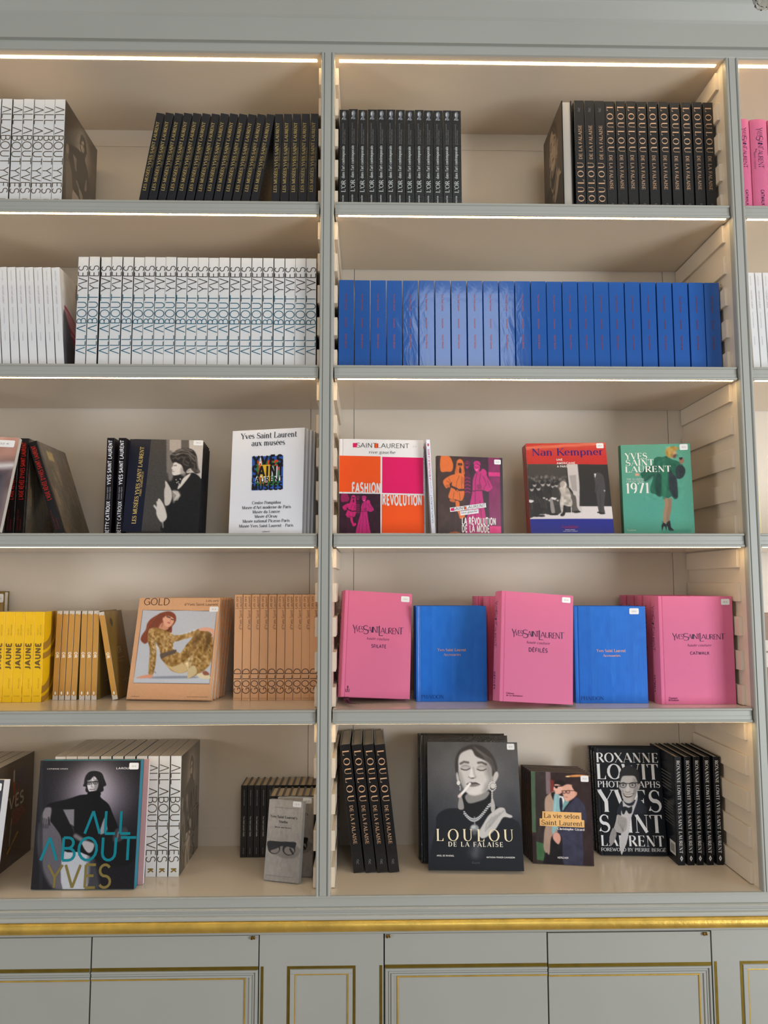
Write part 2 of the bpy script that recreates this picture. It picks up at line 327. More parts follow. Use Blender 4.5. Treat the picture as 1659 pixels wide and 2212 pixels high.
g('q', .62, [('V', [(.50, -.28), (.50, X)]), ('C', A(.29, .33, .22, .33, 30, 330))], [(.50, -.28, .09)])
g('r', .46, [('V', [(.14, 0), (.14, X)]), ('C', A(.32, .42, .17, .24, 165, 60))], [(.14, 0, .10), (.11, X, .06)])
g('s', .48, [('S', A(.24, .495, .16, .165, 30, 250)+A(.24, .17, .18, .17, 75, -150))])
g('t', .38, [('V', [(.16, .92), (.16, .14)]), ('C', A(.28, .14, .12, .14, 180, 320)), ('h', [(.03, X), (.32, X)])])
g('u', .66, [('C', [(.14, X), (.14, .22)]+A(.31, .22, .17, .22, 180, 350)), ('V', [(.50, X), (.50, 0)])], [(.11, X, .05), (.47, X, .05), (.54, 0, .05)])
g('v', .58, [('T', [(.06, X), (.30, 0)]), ('t', [(.30, 0), (.52, X)])], [(.07, X, .08), (.51, X, .07)])
g('w', .84, [('T', [(.06, X), (.26, 0)]), ('t', [(.26, 0), (.42, .6)]), ('T', [(.42, .6), (.58, 0)]), ('t', [(.58, 0), (.78, X)])])
g('x', .58, [('T', [(.08, X), (.50, 0)]), ('t', [(.50, X), (.08, 0)])], [(.09, X, .07), (.49, 0, .07)])
g('y', .58, [('T', [(.06, X), (.31, .02)]), ('t', [(.52, X), (.22, -.28), (.10, -.24)])], [(.07, X, .08), (.51, X, .07)])
g('z', .54, [('h', [(.07, X), (.47, X)]), ('T', [(.47, X), (.06, 0)]), ('h', [(.06, 0), (.49, 0)])])
g('0', .66, [('C', A(.33, .5, .25, .5, 90, 450))]); g('1', .48, [('V', [(.26, 0), (.26, 1)]), ('t', [(.26, 1), (.08, .84)])], [(.26, 0, .14)])
g('2', .62, [('C', A(.30, .72, .22, .28, 165, -30)+[(.08, 0)]), ('h', [(.08, 0), (.56, 0)])])
g('3', .62, [('C', A(.28, .75, .21, .25, 150, -90)), ('C', A(.28, .25, .25, .25, 90, -150))])
g('5', .62, [('h', [(.14, 1), (.52, 1)]), ('t', [(.14, 1), (.10, .55)]), ('C', A(.29, .30, .25, .30, 130, -150))])
g('6', .62, [('C', [(.46, .98)]+A(.31, .33, .23, .33, 150, 510))]); g('8', .62, [('C', A(.31, .76, .19, .24, 90, 450)), ('C', A(.31, .26, .24, .26, 90, 450))])
g('7', .64, [('h', [(.07, 1), (.58, 1)]), ('T', [(.58, 1), (.24, 0)])], (), [(.08, .78, 1)])
g('9', .66, [('C', A(.31, .70, .24, .30, 90, 450)), ('C', [(.55, .70)]+A(.25, .45, .30, .45, 0, -75))])
g("'", .22, [('V', [(.12, .98), (.12, .76)])]); g('-', .42, [('h', [(.06, .36), (.36, .36)])]); g('.', .24, [('V', [(.12, 0), (.12, .09)])])
g(',', .24, [('t', [(.14, .08), (.08, -.12)])]); g(' ', .34, []); g('/', .40, [('t', [(.04, 0), (.36, 1)])]); g('&', .80, [('C', A(.34, .76, .18, .24, -60, 240)), ('T', [(.20, .62), (.72, 0)]), ('C', A(.33, .26, .25, .26, 110, 400))])
g('\u20ac', .70, [('C', A(.42, .5, .30, .5, 50, 310)), ('h', [(.02, .60), (.52, .60)]), ('h', [(.02, .42), (.48, .42)])])
for a_, b_ in (('\u00c9', 'E'), ('\u00ca', 'E'), ('\u00e9', 'e'), ('\u00e8', 'e')):
    ad, st, se, ti = G[b_]; x = .38 if b_ == 'E' else .28; y = 1.10 if b_ == 'E' else .78
    ac = [('t', [(x-.02, y), (x+.12, y+.16)])] if a_ in '\u00c9\u00e9' else ([('t', [(x+.06, y), (x-.08, y+.16)])] if a_ == '\u00e8' else [('h', [(x-.12, y), (x, y+.13), (x+.12, y)])])
    G[a_] = (ad, st+ac, se, ti)
STY = {'semi': (.12, .12, 0, .03, 0),   # thin, thick, serif?, tracking, slant
    'sans': (.085, .085, 0, .0, 0), 'thin': (.06, .06, 0, .02, 0), 'bold': (.19, .19, 0, .04, 0), 'black': (.25, .25, 0, .06, 0),
    'didone': (.035, .19, 1, .02, 0), 'roman': (.06, .15, 1, .03, 0), 'book': (.07, .12, 1, .03, 0), 'wide': (.035, .15, 1, .34, 0),
    'wideb': (.06, .19, 1, .22, 0), 'italic': (.05, .10, 0, .04, .22), 'logo': (.055, .10, 0, -.06, 0), 'boldserif': (.09, .24, 1, .05, 0), 'caps': (.05, .14, 1, .10, 0)}
def text2d(txt, style):
    thin, thick, serif, track, slant = STY[style]
    V, F = [], []
    x0 = 0.0
    def strip(pts, ws):
        n = len(pts); base = len(V)
        for i, p in enumerate(pts):
            a = pts[max(i-1, 0)]; b = pts[min(i+1, n-1)]
            if pts[0] == pts[-1] or (abs(pts[0][0]-pts[-1][0]) < 1e-6 and abs(pts[0][1]-pts[-1][1]) < 1e-6):
                if i == 0: a = pts[-2]
                if i == n-1: b = pts[1]
            dx, dy = b[0]-a[0], b[1]-a[1]; l = math.hypot(dx, dy) or 1
            nx, ny = -dy/l, dx/l; h = ws[i]/2
            V.append((x0+p[0]+nx*h, p[1]+ny*h)); V.append((x0+p[0]-nx*h, p[1]-ny*h))
        for i in range(n-1): F.append((base+2*i, base+2*i+1, base+2*i+3, base+2*i+2))
    for ch in txt:
        adv, st, se, ti = G.get(ch, G[' '])
        for kind, pts in st:
            n = len(pts)
            if kind in 'VT': ws = [thick]*n
            elif kind in 'th': ws = [thin]*n
            elif kind == 'S': ws = [thin+(thick-thin)*math.exp(-((i/(n-1)-.5)/.26)**2) for i in range(n)]
            else:
                ws = []
                for i in range(n):
                    a = pts[max(i-1, 0)]; b = pts[min(i+1, n-1)]
                    dx, dy = b[0]-a[0], b[1]-a[1]; l = math.hypot(dx, dy) or 1
                    ws.append(thin+(thick-thin)*(abs(dy)/l)**1.6)
                if ch in 'Uu' and thick > thin and len(ws) > 3:
                    for i in range(n//2+1, n): ws[i] = thin+(ws[i]-thin)*.25 if ch == 'U' else ws[i]
            strip(pts, ws)
        if serif:
            for (sx, sy, hw) in se:
                b = len(V); t = thin*.5; s = 1 if sy < .3 else -1
                V += [(x0+sx-hw, sy-t), (x0+sx+hw, sy-t), (x0+sx+hw, sy+t), (x0+sx-hw, sy+t)]; F.append((b, b+1, b+2, b+3))
            for (sx, ya, yb) in ti:
                b = len(V); top = ya if ya > .5 or (ya > .3) else yb
                V += [(x0+sx-.11, yb if ya > .5 else ya), (x0+sx+.01, yb), (x0+sx+.01, ya)]; F.append((b, b+1, b+2))
        x0 += adv+track+(thick*.3 if thick > .16 else 0)
    V = np.array(V)
    if slant: V[:, 0] += slant*V[:, 1]
    V[:, 0] -= V[:, 0].min(); V[:, 0] /= V[:, 0].max()
    return V, F
def tcode(txt, style, fn, eps=0.0):
    v, f = text2d(txt, style)
    o, a, b = (np.array(fn(*q)) for q in ((0, .5), (.1, .5), (0, .6)))
    n = np.cross(a-o, b-o); n /= np.linalg.norm(n)+1e-12
    if n[np.argmax(abs(n))] > 0: n = -n                       # away from the cover
    grp = {}; cur = 0; seen = set()             # overlapping strokes lie a hair apart, like layers of ink
    for q in f:
        if not (set(q) & seen): cur += 1; seen = set()
        seen |= set(q)
        for i in q: grp[i] = cur
    return [tuple(np.array(fn(x, y))+n*6e-6*(grp.get(i, 0) % 9)) for i, (x, y) in enumerate(v)], f
def merge(parts):
    V, F = [], []
    for v, f in parts:
        b = len(V); V += list(v); F += [tuple(i+b for i in q) for q in f]
    return V, F

# ------------------------------------------------------------------ printed pictures: a fine grid coloured point by point
class Cv:
    def __init__(s, nx, ny, bg, asp, Q=None):
        s.nx, s.ny, s.asp = nx, ny, asp
        s.X, s.Y = np.meshgrid(np.linspace(0, 1, nx), np.linspace(0, 1, ny))
        s.im = np.ones((ny, nx, 3))*np.array(bg, float)
        s.Q = Q
    def uv(s, p):
        if s.Q is None: return p
        x, y = p; a, b, c, d, e, f, g_, h = s.Q      # TL TR BL BR
        u, v = .5, .5
        for _ in range(4):
            yt = b+(d-b)*u; yb = f+(h-f)*u; v = (y-yt)/(yb-yt)
            xl = a+(e-a)*v; xr = c+(g_-c)*v; u = (x-xl)/(xr-xl)
        return (u, v)
    def lw(s, w): return w if s.Q is None else w/(s.Q[2]-s.Q[0])*s.asp
    def _dist(s, P_, closed):
        k = P_ if not closed else P_+[P_[0]]
        a = np.array(k); a[:, 0] *= s.asp
        return a
    def _field(s, P_, closed, pad):
        a = s._dist(P_, closed)
        x0, y0 = a.min(0)-pad; x1, y1 = a.max(0)+pad
        ix0 = max(0, int(x0/s.asp*(s.nx-1))); ix1 = min(s.nx, int(x1/s.asp*(s.nx-1))+2)
        iy0 = max(0, int(y0*(s.ny-1))); iy1 = min(s.ny, int(y1*(s.ny-1))+2)
        if ix1 <= ix0 or iy1 <= iy0: return None
        X_ = s.X[iy0:iy1, ix0:ix1]*s.asp; Y_ = s.Y[iy0:iy1, ix0:ix1]
        D = np.full(X_.shape, 9.0); I = np.zeros(X_.shape, bool)
        for (ax, ay), (bx, by) in zip(a[:-1], a[1:]):
            dx, dy = bx-ax, by-ay; l2 = dx*dx+dy*dy or 1e-12
            t = np.clip(((X_-ax)*dx+(Y_-ay)*dy)/l2, 0, 1)
            D = np.minimum(D, (X_-ax-t*dx)**2+(Y_-ay-t*dy)**2)
            if closed and ay != by:
                c = (ay > Y_) != (by > Y_)
                I ^= c & (X_ < (bx-ax)*(Y_-ay)/(by-ay)+ax)
        return (slice(iy0, iy1), slice(ix0, ix1)), np.sqrt(D), I
    def _mix(s, sl, al, col):
        s.im[sl] = s.im[sl]*(1-al[..., None])+np.array(col, float)*al[..., None]
    def poly(s, pts, col, soft=.006, smooth=True, a=1.0):
        soft *= .55
        pts = [s.uv(p) for p in pts]
        if smooth and len(pts) > 3:
            n = len(pts); o = []
            for i in range(n):
                p0, p1, p2, p3 = [np.array(pts[(i+k) % n]) for k in (-1, 0, 1, 2)]
                for t in (0, .25, .5, .75):
                    o.append(tuple(.5*((2*p1)+(-p0+p2)*t+(2*p0-5*p1+4*p2-p3)*t*t+(-p0+3*p1-3*p2+p3)*t**3)))
            pts = o
        r = s._field(list(pts), True, soft*2)
        if r is None: return
        sl, D, I = r; sd = np.where(I, D, -D)
        s._mix(sl, np.clip(.5+sd/max(soft, 1e-4)/2, 0, 1)*a, col)
    def rect(s, x0, y0, x1, y1, col, soft=.003, a=1.0): s.poly([(x0, y0), (x1, y0), (x1, y1), (x0, y1)], col, soft, False, a)
    def line(s, pts, col, w=6, soft=.004, a=1.0):
        pts = [s.uv(p) for p in pts]; w = s.lw(w)/2
        r = s._field(list(pts), False, w+soft*2)
        if r is None: return
        sl, D, I = r; s._mix(sl, np.clip(.5+(w-D)/soft/2, 0, 1)*a, col)
    def ell(s, cx, cy, rx, ry, col, soft=.006, a=1.0, rot=0):
        c, q = math.cos(R(rot)), math.sin(R(rot))
        s.poly([(cx+rx*math.cos(t)*c-ry*math.sin(t)*q, cy+rx*math.cos(t)*q+ry*math.sin(t)*c) for t in np.linspace(0, 2*math.pi, 17)[:-1]], col, soft, False, a)
    def texture(s, pts, amp, cells, seed=1, tint=None):
        b = s.im.copy(); s.noise(amp, cells, seed=seed); n = s.im; s.im = np.zeros_like(b); s.poly(pts, (1, 1, 1), .008)
        k = s.im; s.im = b*(1-k)+n*k
    def glow(s, cx, cy, rx, ry, col, a=1.0, p=2.0):
        (u, v), (u2, v2) = s.uv((cx, cy)), s.uv((cx+rx, cy+ry))
        d = ((s.X-u)/(abs(u2-u)+1e-6))**2+((s.Y-v)/(abs(v2-v)+1e-6))**2
        s._mix((slice(None), slice(None)), np.exp(-d*p)*a, col)
    def noise(s, amp, cells=0, box=None, seed=1):
        r = np.random.default_rng(seed)
        if cells:
            k = r.random((cells+2, cells+2)); yy = s.Y*cells; xx = s.X*cells; i = yy.astype(int); j = xx.astype(int); fy = yy-i; fx = xx-j
            fy = fy*fy*(3-2*fy); fx = fx*fx*(3-2*fx)
            n = k[i, j]*(1-fy)*(1-fx)+k[i+1, j]*fy*(1-fx)+k[i, j+1]*(1-fy)*fx+k[i+1, j+1]*fy*fx
        else: n = r.random(s.X.shape)
        n = (n-.5)*2*amp
        if box is not None:
            (u0, v0), (u1, v1) = s.uv(box[:2]), s.uv(box[2:]); n = n*((s.X > u0) & (s.X < u1) & (s.Y > v0) & (s.Y < v1))
        s.im += n[..., None]
def picture(name, cv, W, H, mt, box=(0, 0, 1, 1)):
    """grid on the front cover plane, box = part of the cover (u0,v0,u1,v1), v down"""
    u0, v0, u1, v1 = box; nx, ny = cv.nx, cv.ny
    x = W*(u0+(u1-u0)*cv.X); z = H*(1-(v0+(v1-v0)*cv.Y))
    co = np.stack([x, np.full(x.shape, -0.0003), z], -1).reshape(-1, 3)
    idx = np.arange(nx*ny).reshape(ny, nx)
    q = np.stack([idx[:-1, :-1], idx[1:, :-1], idx[1:, 1:], idx[:-1, 1:]], -1).reshape(-1, 4)
    me = bpy.data.meshes.new(name)
    me.vertices.add(len(co)); me.vertices.foreach_set('co', co.ravel())
    me.loops.add(q.size); me.loops.foreach_set('vertex_index', q.ravel())
    me.polygons.add(len(q)); me.polygons.foreach_set('loop_start', np.arange(0, q.size, 4)); me.polygons.foreach_set('loop_total', np.full(len(q), 4))
    at = me.color_attributes.new('Col', 'FLOAT_COLOR', 'POINT')
    c = np.ones((nx*ny, 4)); c[:, :3] = lin(np.clip(cv.im, 0, 255).reshape(-1, 3)); at.data.foreach_set('color', c.ravel())
    me.materials.append(mt); me.update(); me.validate()
    return me

# ------------------------------------------------------------------ books
# local frame of a book: x across the cover from spine to fore edge, y through its thickness (front cover at y=0), z up
class Book:
    def __init__(s, name, W, H, T, cover, hard=True, round_=0.0, pages=None, inset=0.003, Q=None, board=0.0026, groove=True):
        s.name, s.W, s.H, s.T, s.Q = name, W, H, T, Q; s.bulge = round_
        s.parts = []
        b = board if hard else 0.0005; ins = inset if hard else 0.0003
        pr = [(W, 0)]
        if hard and groove: pr += [(.0115, 0), (.0095, .0011), (.0075, .0011), (.0055, 0)]
        pr += [(0.0008, 0)]
        n = 8 if round_ else 1
        for i in range(n+1):
            t = i/n; pr.append((-round_*(1-(2*t-1)**2), max(.0008, min(T-.0008, T*t))))
        pr += [(.0008, T)]
        if hard and groove: pr += [(.0055, T), (.0075, T-.0011), (.0095, T-.0011), (.0115, T)]
        pr += [(W, T), (W, T-b), (b, T-b), (b, b), (W, b)]
        s.add('cover', extrude('cover', pr, 'z', 0, H, plain(*cover) if isinstance(cover, tuple) else cover))
        s.add('page_block', boxes('page_block', [(b+.0005, W-ins, b+.0002, T-b-.0002, ins, H-ins)], pages or PAGES))
    def add(s, name, me): s.parts.append((name, me)); return s
    # front lettering in picture coordinates of the photo crop: baseline left, baseline right, cap height
    def uv(s, x, y):
        return Cv.uv(s, (x, y))
    def ft(s, items, color, name='cover_lettering', kind='matt', e=.0006):
        ps = []
        for txt, sty, x0, y0, x1, y1, cap in items:
            (u0, v0), (u1, v1) = s.uv(x0, y0), s.uv(x1, y1)
            uc, vc = s.uv((x0+x1)/2, (y0+y1)/2-cap); _, vb = s.uv((x0+x1)/2, (y0+y1)/2)
            h = (vb-vc)*s.H; v = (v0+v1)/2
            dv = 0
            ps.append(tcode(txt, sty, lambda tx, ty: (s.W*(u0+(u1-u0)*tx), -e, s.H*(1-v)+h*ty)))
        V, F = merge(ps); s.add(name, mesh(name, V, F, plain(color, kind))); return s
    def fr(s, pts, color, name='cover_print', kind='matt', e=.0004):
        V, F = [], []
        for q in pts:
            b = len(V)
            for (x, y) in q:
                u, v = s.uv(x, y); V.append((s.W*u, -e, s.H*(1-v)))
            F.append(tuple(range(b, b+len(q))))
        s.add(name, mesh(name, V, F, plain(color, kind))); return s
    def sp(s, items, color, name='spine_lettering', kind='matt', e=.0004):
        """(text, style, 'up'|'down', lo, hi, s0, s1): fractions of height and of spine width from the left"""
        ps = []
        for txt, sty, d, lo, hi, s0, s1 in items:
            def fn(tx, ty):
                if d == 'down': v = hi-tx*(hi-lo); q = s0+ty*(s1-s0)
                elif d == 'up': v = lo+tx*(hi-lo); q = s1-ty*(s1-s0)
                else: v = lo+ty*(hi-lo); q = s0+tx*(s1-s0)
                return (-e-s.bulge*(1-(2*q-1)**2), s.T*(1-q), s.H*v)
            ps.append(tcode(txt, sty, fn))
        V, F = merge(ps); s.add(name, mesh(name, V, F, plain(color, kind))); return s
    def sr(s, polys, color, name='spine_print', kind='matt', e=.0003):
        V, F = [], []
        for q in polys:
            b = len(V)
            for (a, v) in q: V.append((-e-s.bulge*(1-(2*a-1)**2), s.T*(1-a), s.H*v))
            F.append(tuple(range(b, b+len(q))))
        s.add(name, mesh(name, V, F, plain(color, kind))); return s
    def sticker(s, x0, y0, x1, y1, txt='35 \u20ac', w=.022):
        (u, v), (u2, v2) = s.uv((x0+x1)/2, (y0+y1)/2), s.uv(x1, y1)
        cx, cz = s.W*u, s.H*(1-v); hw, hh = abs(s.W*(u2-u)), abs(s.H*(v2-v)); r = min(hw, hh)*.35
        pts = []
        for sx, sz, a0 in ((1, 1, 0), (-1, 1, 90), (-1, -1, 180), (1, -1, 270)):
            for a in (0, 30, 60, 90): pts.append((cx+sx*(hw-r)+r*math.cos(R(a0+a)), cz+sz*(hh-r)+r*math.sin(R(a0+a))))
        V = [(x, -.0012, z) for x, z in pts]+[(x, -.0007, z) for x, z in pts]; n = len(pts)
        F = [tuple(range(n))]+[(i, (i+1) % n, n+(i+1) % n, n+i) for i in range(n)]
        fm = [0]*(n+1)
        tv, tf = tcode(txt, 'sans', lambda tx, ty: (cx-hw*.5+hw*tx, -.0014, cz-hh*.25+hh*.45*ty))
        b = len(V); V += tv; F += [tuple(i+b for i in q) for q in tf]; fm += [1]*len(tf)
        s.add('price_sticker', mesh('price_sticker', V, F, [STICK, plain((120, 120, 128))], fm)); return s
    def make(s, M, label, group=None, cat='book', drop=()):
        M = M.copy(); lo = min((M @ Vector((x, y, z))).z for x in (0, s.W) for y in (0, s.T) for z in (0, s.H))
        zs = min(ZS.values(), key=lambda v: abs(v-lo)); M.translation.z += zs+.0004-lo          # stands on its shelf
        o = empty(s.name); o.matrix_world = M; tag(o, label, cat, group)
        for n, me in s.parts:
            if n in drop: continue
            put(n, me, o)
        return o
def face(x, y, z, yaw=0, lean=0, roll=0, W=0):
    return Matrix.Translation((x, y, z+(W*math.sin(R(roll)) if roll > 0 else 0))) @ Matrix.Rotation(R(yaw), 4, 'Z') @ Matrix.Rotation(R(-lean), 4, 'X') @ Matrix.Rotation(R(roll), 4, 'Y')
def behind(M, d, dx=0.0, drop_z=0.0):
    """a copy standing d behind the cover of M, kept on the shelf"""
    N = M.copy(); n = (M.to_3x3() @ Vector((0, 1, 0))); h = Vector((n.x, n.y, 0)); h.normalize()
    step = d/max(math.sqrt(n.x*n.x+n.y*n.y), .1)
    N.translation = M.translation+h*step+Vector((dx, 0, 0))
    return N
def spine_out(b, xl, y, z, flip=False, lean=0.0):
    """lean > 0: top to the right"""
    if not flip: M = Matrix.Translation((xl+b.T, y, z)) @ Matrix.Rotation(R(90), 4, 'Z')
    else: M = Matrix.Translation((xl, y, z+b.H)) @ Matrix.Rotation(R(180), 4, 'Y') @ Matrix.Rotation(R(90), 4, 'Z')
    if lean:
        pv = Vector((xl+b.T, 0, z)) if lean > 0 else Vector((xl, 0, z))
        M = Matrix.Translation(pv) @ Matrix.Rotation(R(lean), 4, 'Y') @ Matrix.Translation(-pv) @ M
    return M
ORDS = 'first second third fourth fifth sixth seventh eighth ninth tenth eleventh twelfth thirteenth fourteenth fifteenth sixteenth seventeenth eighteenth nineteenth twentieth twenty-first twenty-second twenty-third twenty-fourth'.split()
def row(b, sh, y, edges, ytop, label, group, jit=.002, flips=(), lean=0.0, yb=None, labels=None):
    """edges: left edges of the spines (last = right end) read along their tops"""
    out = []; n = len(edges)-1; z = ZS[sh]
    xs = [P(e, ytop, y)[0] for e in edges]
    if yb is not None: xs = [P(e, yb, y)[0] for e in edges]
    prev = -99
    for i in range(n):
        pitch = xs[i+1]-xs[i]; wd = b.T/math.cos(R(lean))
        x = max(xs[i]+max(0.0, (pitch-wd)*.35), prev+.0003); prev = x+wd
        M = spine_out(b, x, y+random.uniform(-jit, jit), z+.0004, i in flips, lean)
        lb = labels[i] if labels else label.replace('#', ORDS[i])
        out.append(b.make(M, lb, group))
    return out
# ------------------------------------------------------------------ pictures on the covers
def man_seated(nx, ny, Q, H, warm=0):
    c = Cv(nx, ny, (24, 22, 26), .833, Q)
    c.glow(1070, 700, 520, 480, (175, 165, 178), .95, 2.6); c.glow(1060, 520, 260, 260, (215, 208, 218), .55, 2.2)
    c.glow(420, 900, 120, 500, (26, 24, 28), .9, 1.4)
    c.poly([(470, 1010), (600, 960), (720, 1120), (760, 1400), (960, 1430), (960, 1700), (640, 1700), (480, 1400)], (120, 115, 122), .03, a=.75)
    c.poly([(740, 1290), (1000, 1290), (975, 1700), (725, 1700)], (188, 190, 196), .01)                       # white cube
    c.poly([(1000, 1300), (1060, 1380), (1120, 1690), (990, 1690)], (70, 70, 76), .03, a=.8)
    c.poly([(1080, 960), (1180, 930), (1200, 1060), (1120, 1110)], (150, 148, 155), .008)
    # sweater, arms, legs
    c.poly([(1000, 655), (1115, 655), (1130, 715), (1215, 790), (1262, 900), (1310, 1020), (1330, 1120), (1270, 1170), (1205, 1060), (1180, 920), (1120, 1100), (1180, 1180), (1360, 1200),
            (1340, 1280), (1100, 1330), (930, 1200), (860, 1120), (835, 1030), (780, 930), (720, 845), (610, 830), (545, 815), (590, 775), (760, 735), (900, 690), (985, 680)], (10, 9, 11), .006)
    c.poly([(600, 830), (720, 842), (790, 960), (850, 1110), (900, 1150), (1000, 1190), (1300, 1210), (1420, 1300), (1200, 1390), (980, 1330), (900, 1300), (740, 1290), (700, 1130), (620, 1010), (590, 960)], (12, 11, 13), .006)
    c.poly([(725, 845), (846, 842), (842, 1025), (800, 1000)], (128, 124, 130), .008, False)
    c.poly([(1090, 1150), (1330, 1090), (1500, 1160), (1480, 1400), (1240, 1460), (1080, 1380)], (16, 15, 18), .02)
    c.line([(860, 1130), (960, 1190), (1040, 1225)], (120, 114, 118), 46, .01); c.poly([(930, 1185), (1050, 1210), (1045, 1280), (1000, 1310), (950, 1260)], (176, 170, 174), .008)
    c.poly([(545, 822), (600, 830), (590, 930), (560, 1000), (500, 990), (490, 930), (520, 850)], (128, 122, 126), .01)
    for k in range(4): c.line([(505+22*k, 940+6*k), (490+24*k, 1010+4*k), (500+20*k, 1040)], (60, 56, 60), 12, .006)
    c.line([(570, 930), (580, 1010)], (20, 18, 20), 10, .004)
    c.poly([(1290, 1060), (1400, 1040), (1420, 1120), (1330, 1190), (1260, 1180)], (60, 58, 62), .01); c.line([(1320, 1090), (1300, 1190)], (150, 146, 150), 9, .005)
    # head
    c.poly([(950, 560), (960, 500), (1000, 440), (1070, 425), (1140, 450), (1170, 520), (1190, 580), (1160, 600), (1160, 640), (1120, 660), (1000, 665), (965, 640), (970, 600), (940, 590)], (26, 24, 26), .006)
    c.poly([(990, 520), (1020, 480), (1070, 490), (1100, 540), (1098, 600), (1070, 650), (1030, 662), (1000, 640), (985, 585)], (215, 212, 216), .006)
    c.poly([(1065, 520), (1100, 540), (1098, 600), (1070, 650), (1060, 600)], (130, 126, 130), .012, a=.8)
    c.poly([(985, 520), (1010, 470), (1060, 470), (1040, 500), (1005, 530)], (24, 22, 24), .008)
    for (x, y) in ((1005, 560), (1070, 555)): c.ell(x, y, 27, 17, (20, 18, 20), .004); c.ell(x, y, 19, 10, (190, 188, 192), .005); c.ell(x, y, 6, 6, (30, 28, 30), .005)
    c.line([(980, 548), (1100, 542)], (18, 16, 18), 9, .004)
    c.line([(1036, 565), (1030, 600), (1048, 604)], (110, 106, 108), 6, .004); c.line([(1012, 628), (1062, 626)], (60, 52, 54), 7, .004)
    c.poly([(1000, 655), (1115, 645), (1120, 700), (1000, 700)], (8, 7, 9), .006)
    for k in range(7): c.line([(970+28*k, 450+8*abs(k-3)), (960+32*k, 520+20*abs(k-3))], (60, 56, 60), 5, .006, .6)
    c.rect(470, 300, 508, 1700, (40, 40, 44), .01, .7)
    c.noise(5)
    return c
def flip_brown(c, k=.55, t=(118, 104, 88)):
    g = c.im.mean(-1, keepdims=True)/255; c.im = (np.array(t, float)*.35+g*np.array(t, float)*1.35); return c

Qaay = (485, 310, 1560, 315, 380, 1695, 1485, 1685)
AAYF = ['\u039bLL', '\u039bBOUT', 'YVES']
aay_f = Book('large_paperback', .2606, .3127, .030, (20, 20, 24, 'x')[:3] and ((22, 22, 25), 'satin'), hard=True, Q=Qaay, pages=mat('pages_teal', (24, 140, 168), .5), inset=0.0, groove=False)
aay_f.add('cover_picture', picture('cover_picture', man_seated(200, 240, Qaay, .3127), .2606, .3127, PRINT))
aay_f.ft([('\u039bLL', 'semi', 945, 1107, 1448, 1100, 240), ('\u039bBOUT', 'semi', 470, 1392, 1500, 1382, 240)], (0, 128, 142), e=.0007)
aay_f.ft([('YVES', 'semi', 540, 1678, 1240, 1672, 240)], (128, 112, 58), 'cover_lettering', e=.0007)
aay_f.ft([('CATHERINE \u00d6RMEN'.replace('\u00d6', 'O'), 'sans', 555, 408, 778, 407, 15), ('LAROUSSE', 'bold', 1298, 408, 1505, 408, 20)], (225, 222, 225), e=.0007)
aay_f.sticker(1440, 338, 1537, 411, '30 \u20ac')
Qx = (485, 310, 1560, 315, 380, 1695, 1485, 1685)
AT = .0284
def aay_spine(down, c1, c2, logo=False, W=.229):
    b = Book('large_paperback', W, .3127, AT, ((226, 226, 224), 'satin'), hard=False, pages=PAGESG)
    pic = man_seated(90, 120, Qx, .3127); pic = flip_brown(pic)  # brown, flattened tones put glare into the side cover's print colours
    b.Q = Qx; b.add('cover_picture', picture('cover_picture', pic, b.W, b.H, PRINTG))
    if down: b.sp([(AAYF[0], 'sans', 'down', .765, .932, .07, .93), (AAYF[1], 'sans', 'down', .388, .738, .07, .93), (AAYF[2], 'sans', 'down', .12, .362, .07, .93)], c1, kind='satin')
    else:
        b.sp([(AAYF[0], 'sans', 'up', .126, .293, .07, .93), (AAYF[1], 'sans', 'up', .321, .66, .07, .93)], c1, kind='satin')
        b.sp([(AAYF[2], 'sans', 'up', .686, .92, .07, .93)], c2, kind='satin')
    if logo: b.sp([('K', 'black', 'down', .033, .07, .25, .75)], (140, 110, 50), kind='satin')
    return b
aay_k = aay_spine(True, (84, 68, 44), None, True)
aay_k.ft([('\u039bLL', 'thin', 945, 1107, 1448, 1100, 240), ('\u039bBOUT', 'thin', 470, 1392, 1500, 1382, 240), ('YVES', 'thin', 540, 1678, 1240, 1672, 240)], (104, 92, 74), 'cover_lettering', e=.0007)
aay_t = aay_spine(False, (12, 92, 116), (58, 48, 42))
# ---- comp 1, left bay
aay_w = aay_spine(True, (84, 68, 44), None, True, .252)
row(aay_w, 1, .052, [-19.4, 5, 28.2, 52.4, 73.5, 95.7, 120, 142.4], 215, '# from left of seven white spines with dark lettering on the top shelf', 'white books on the top shelf')
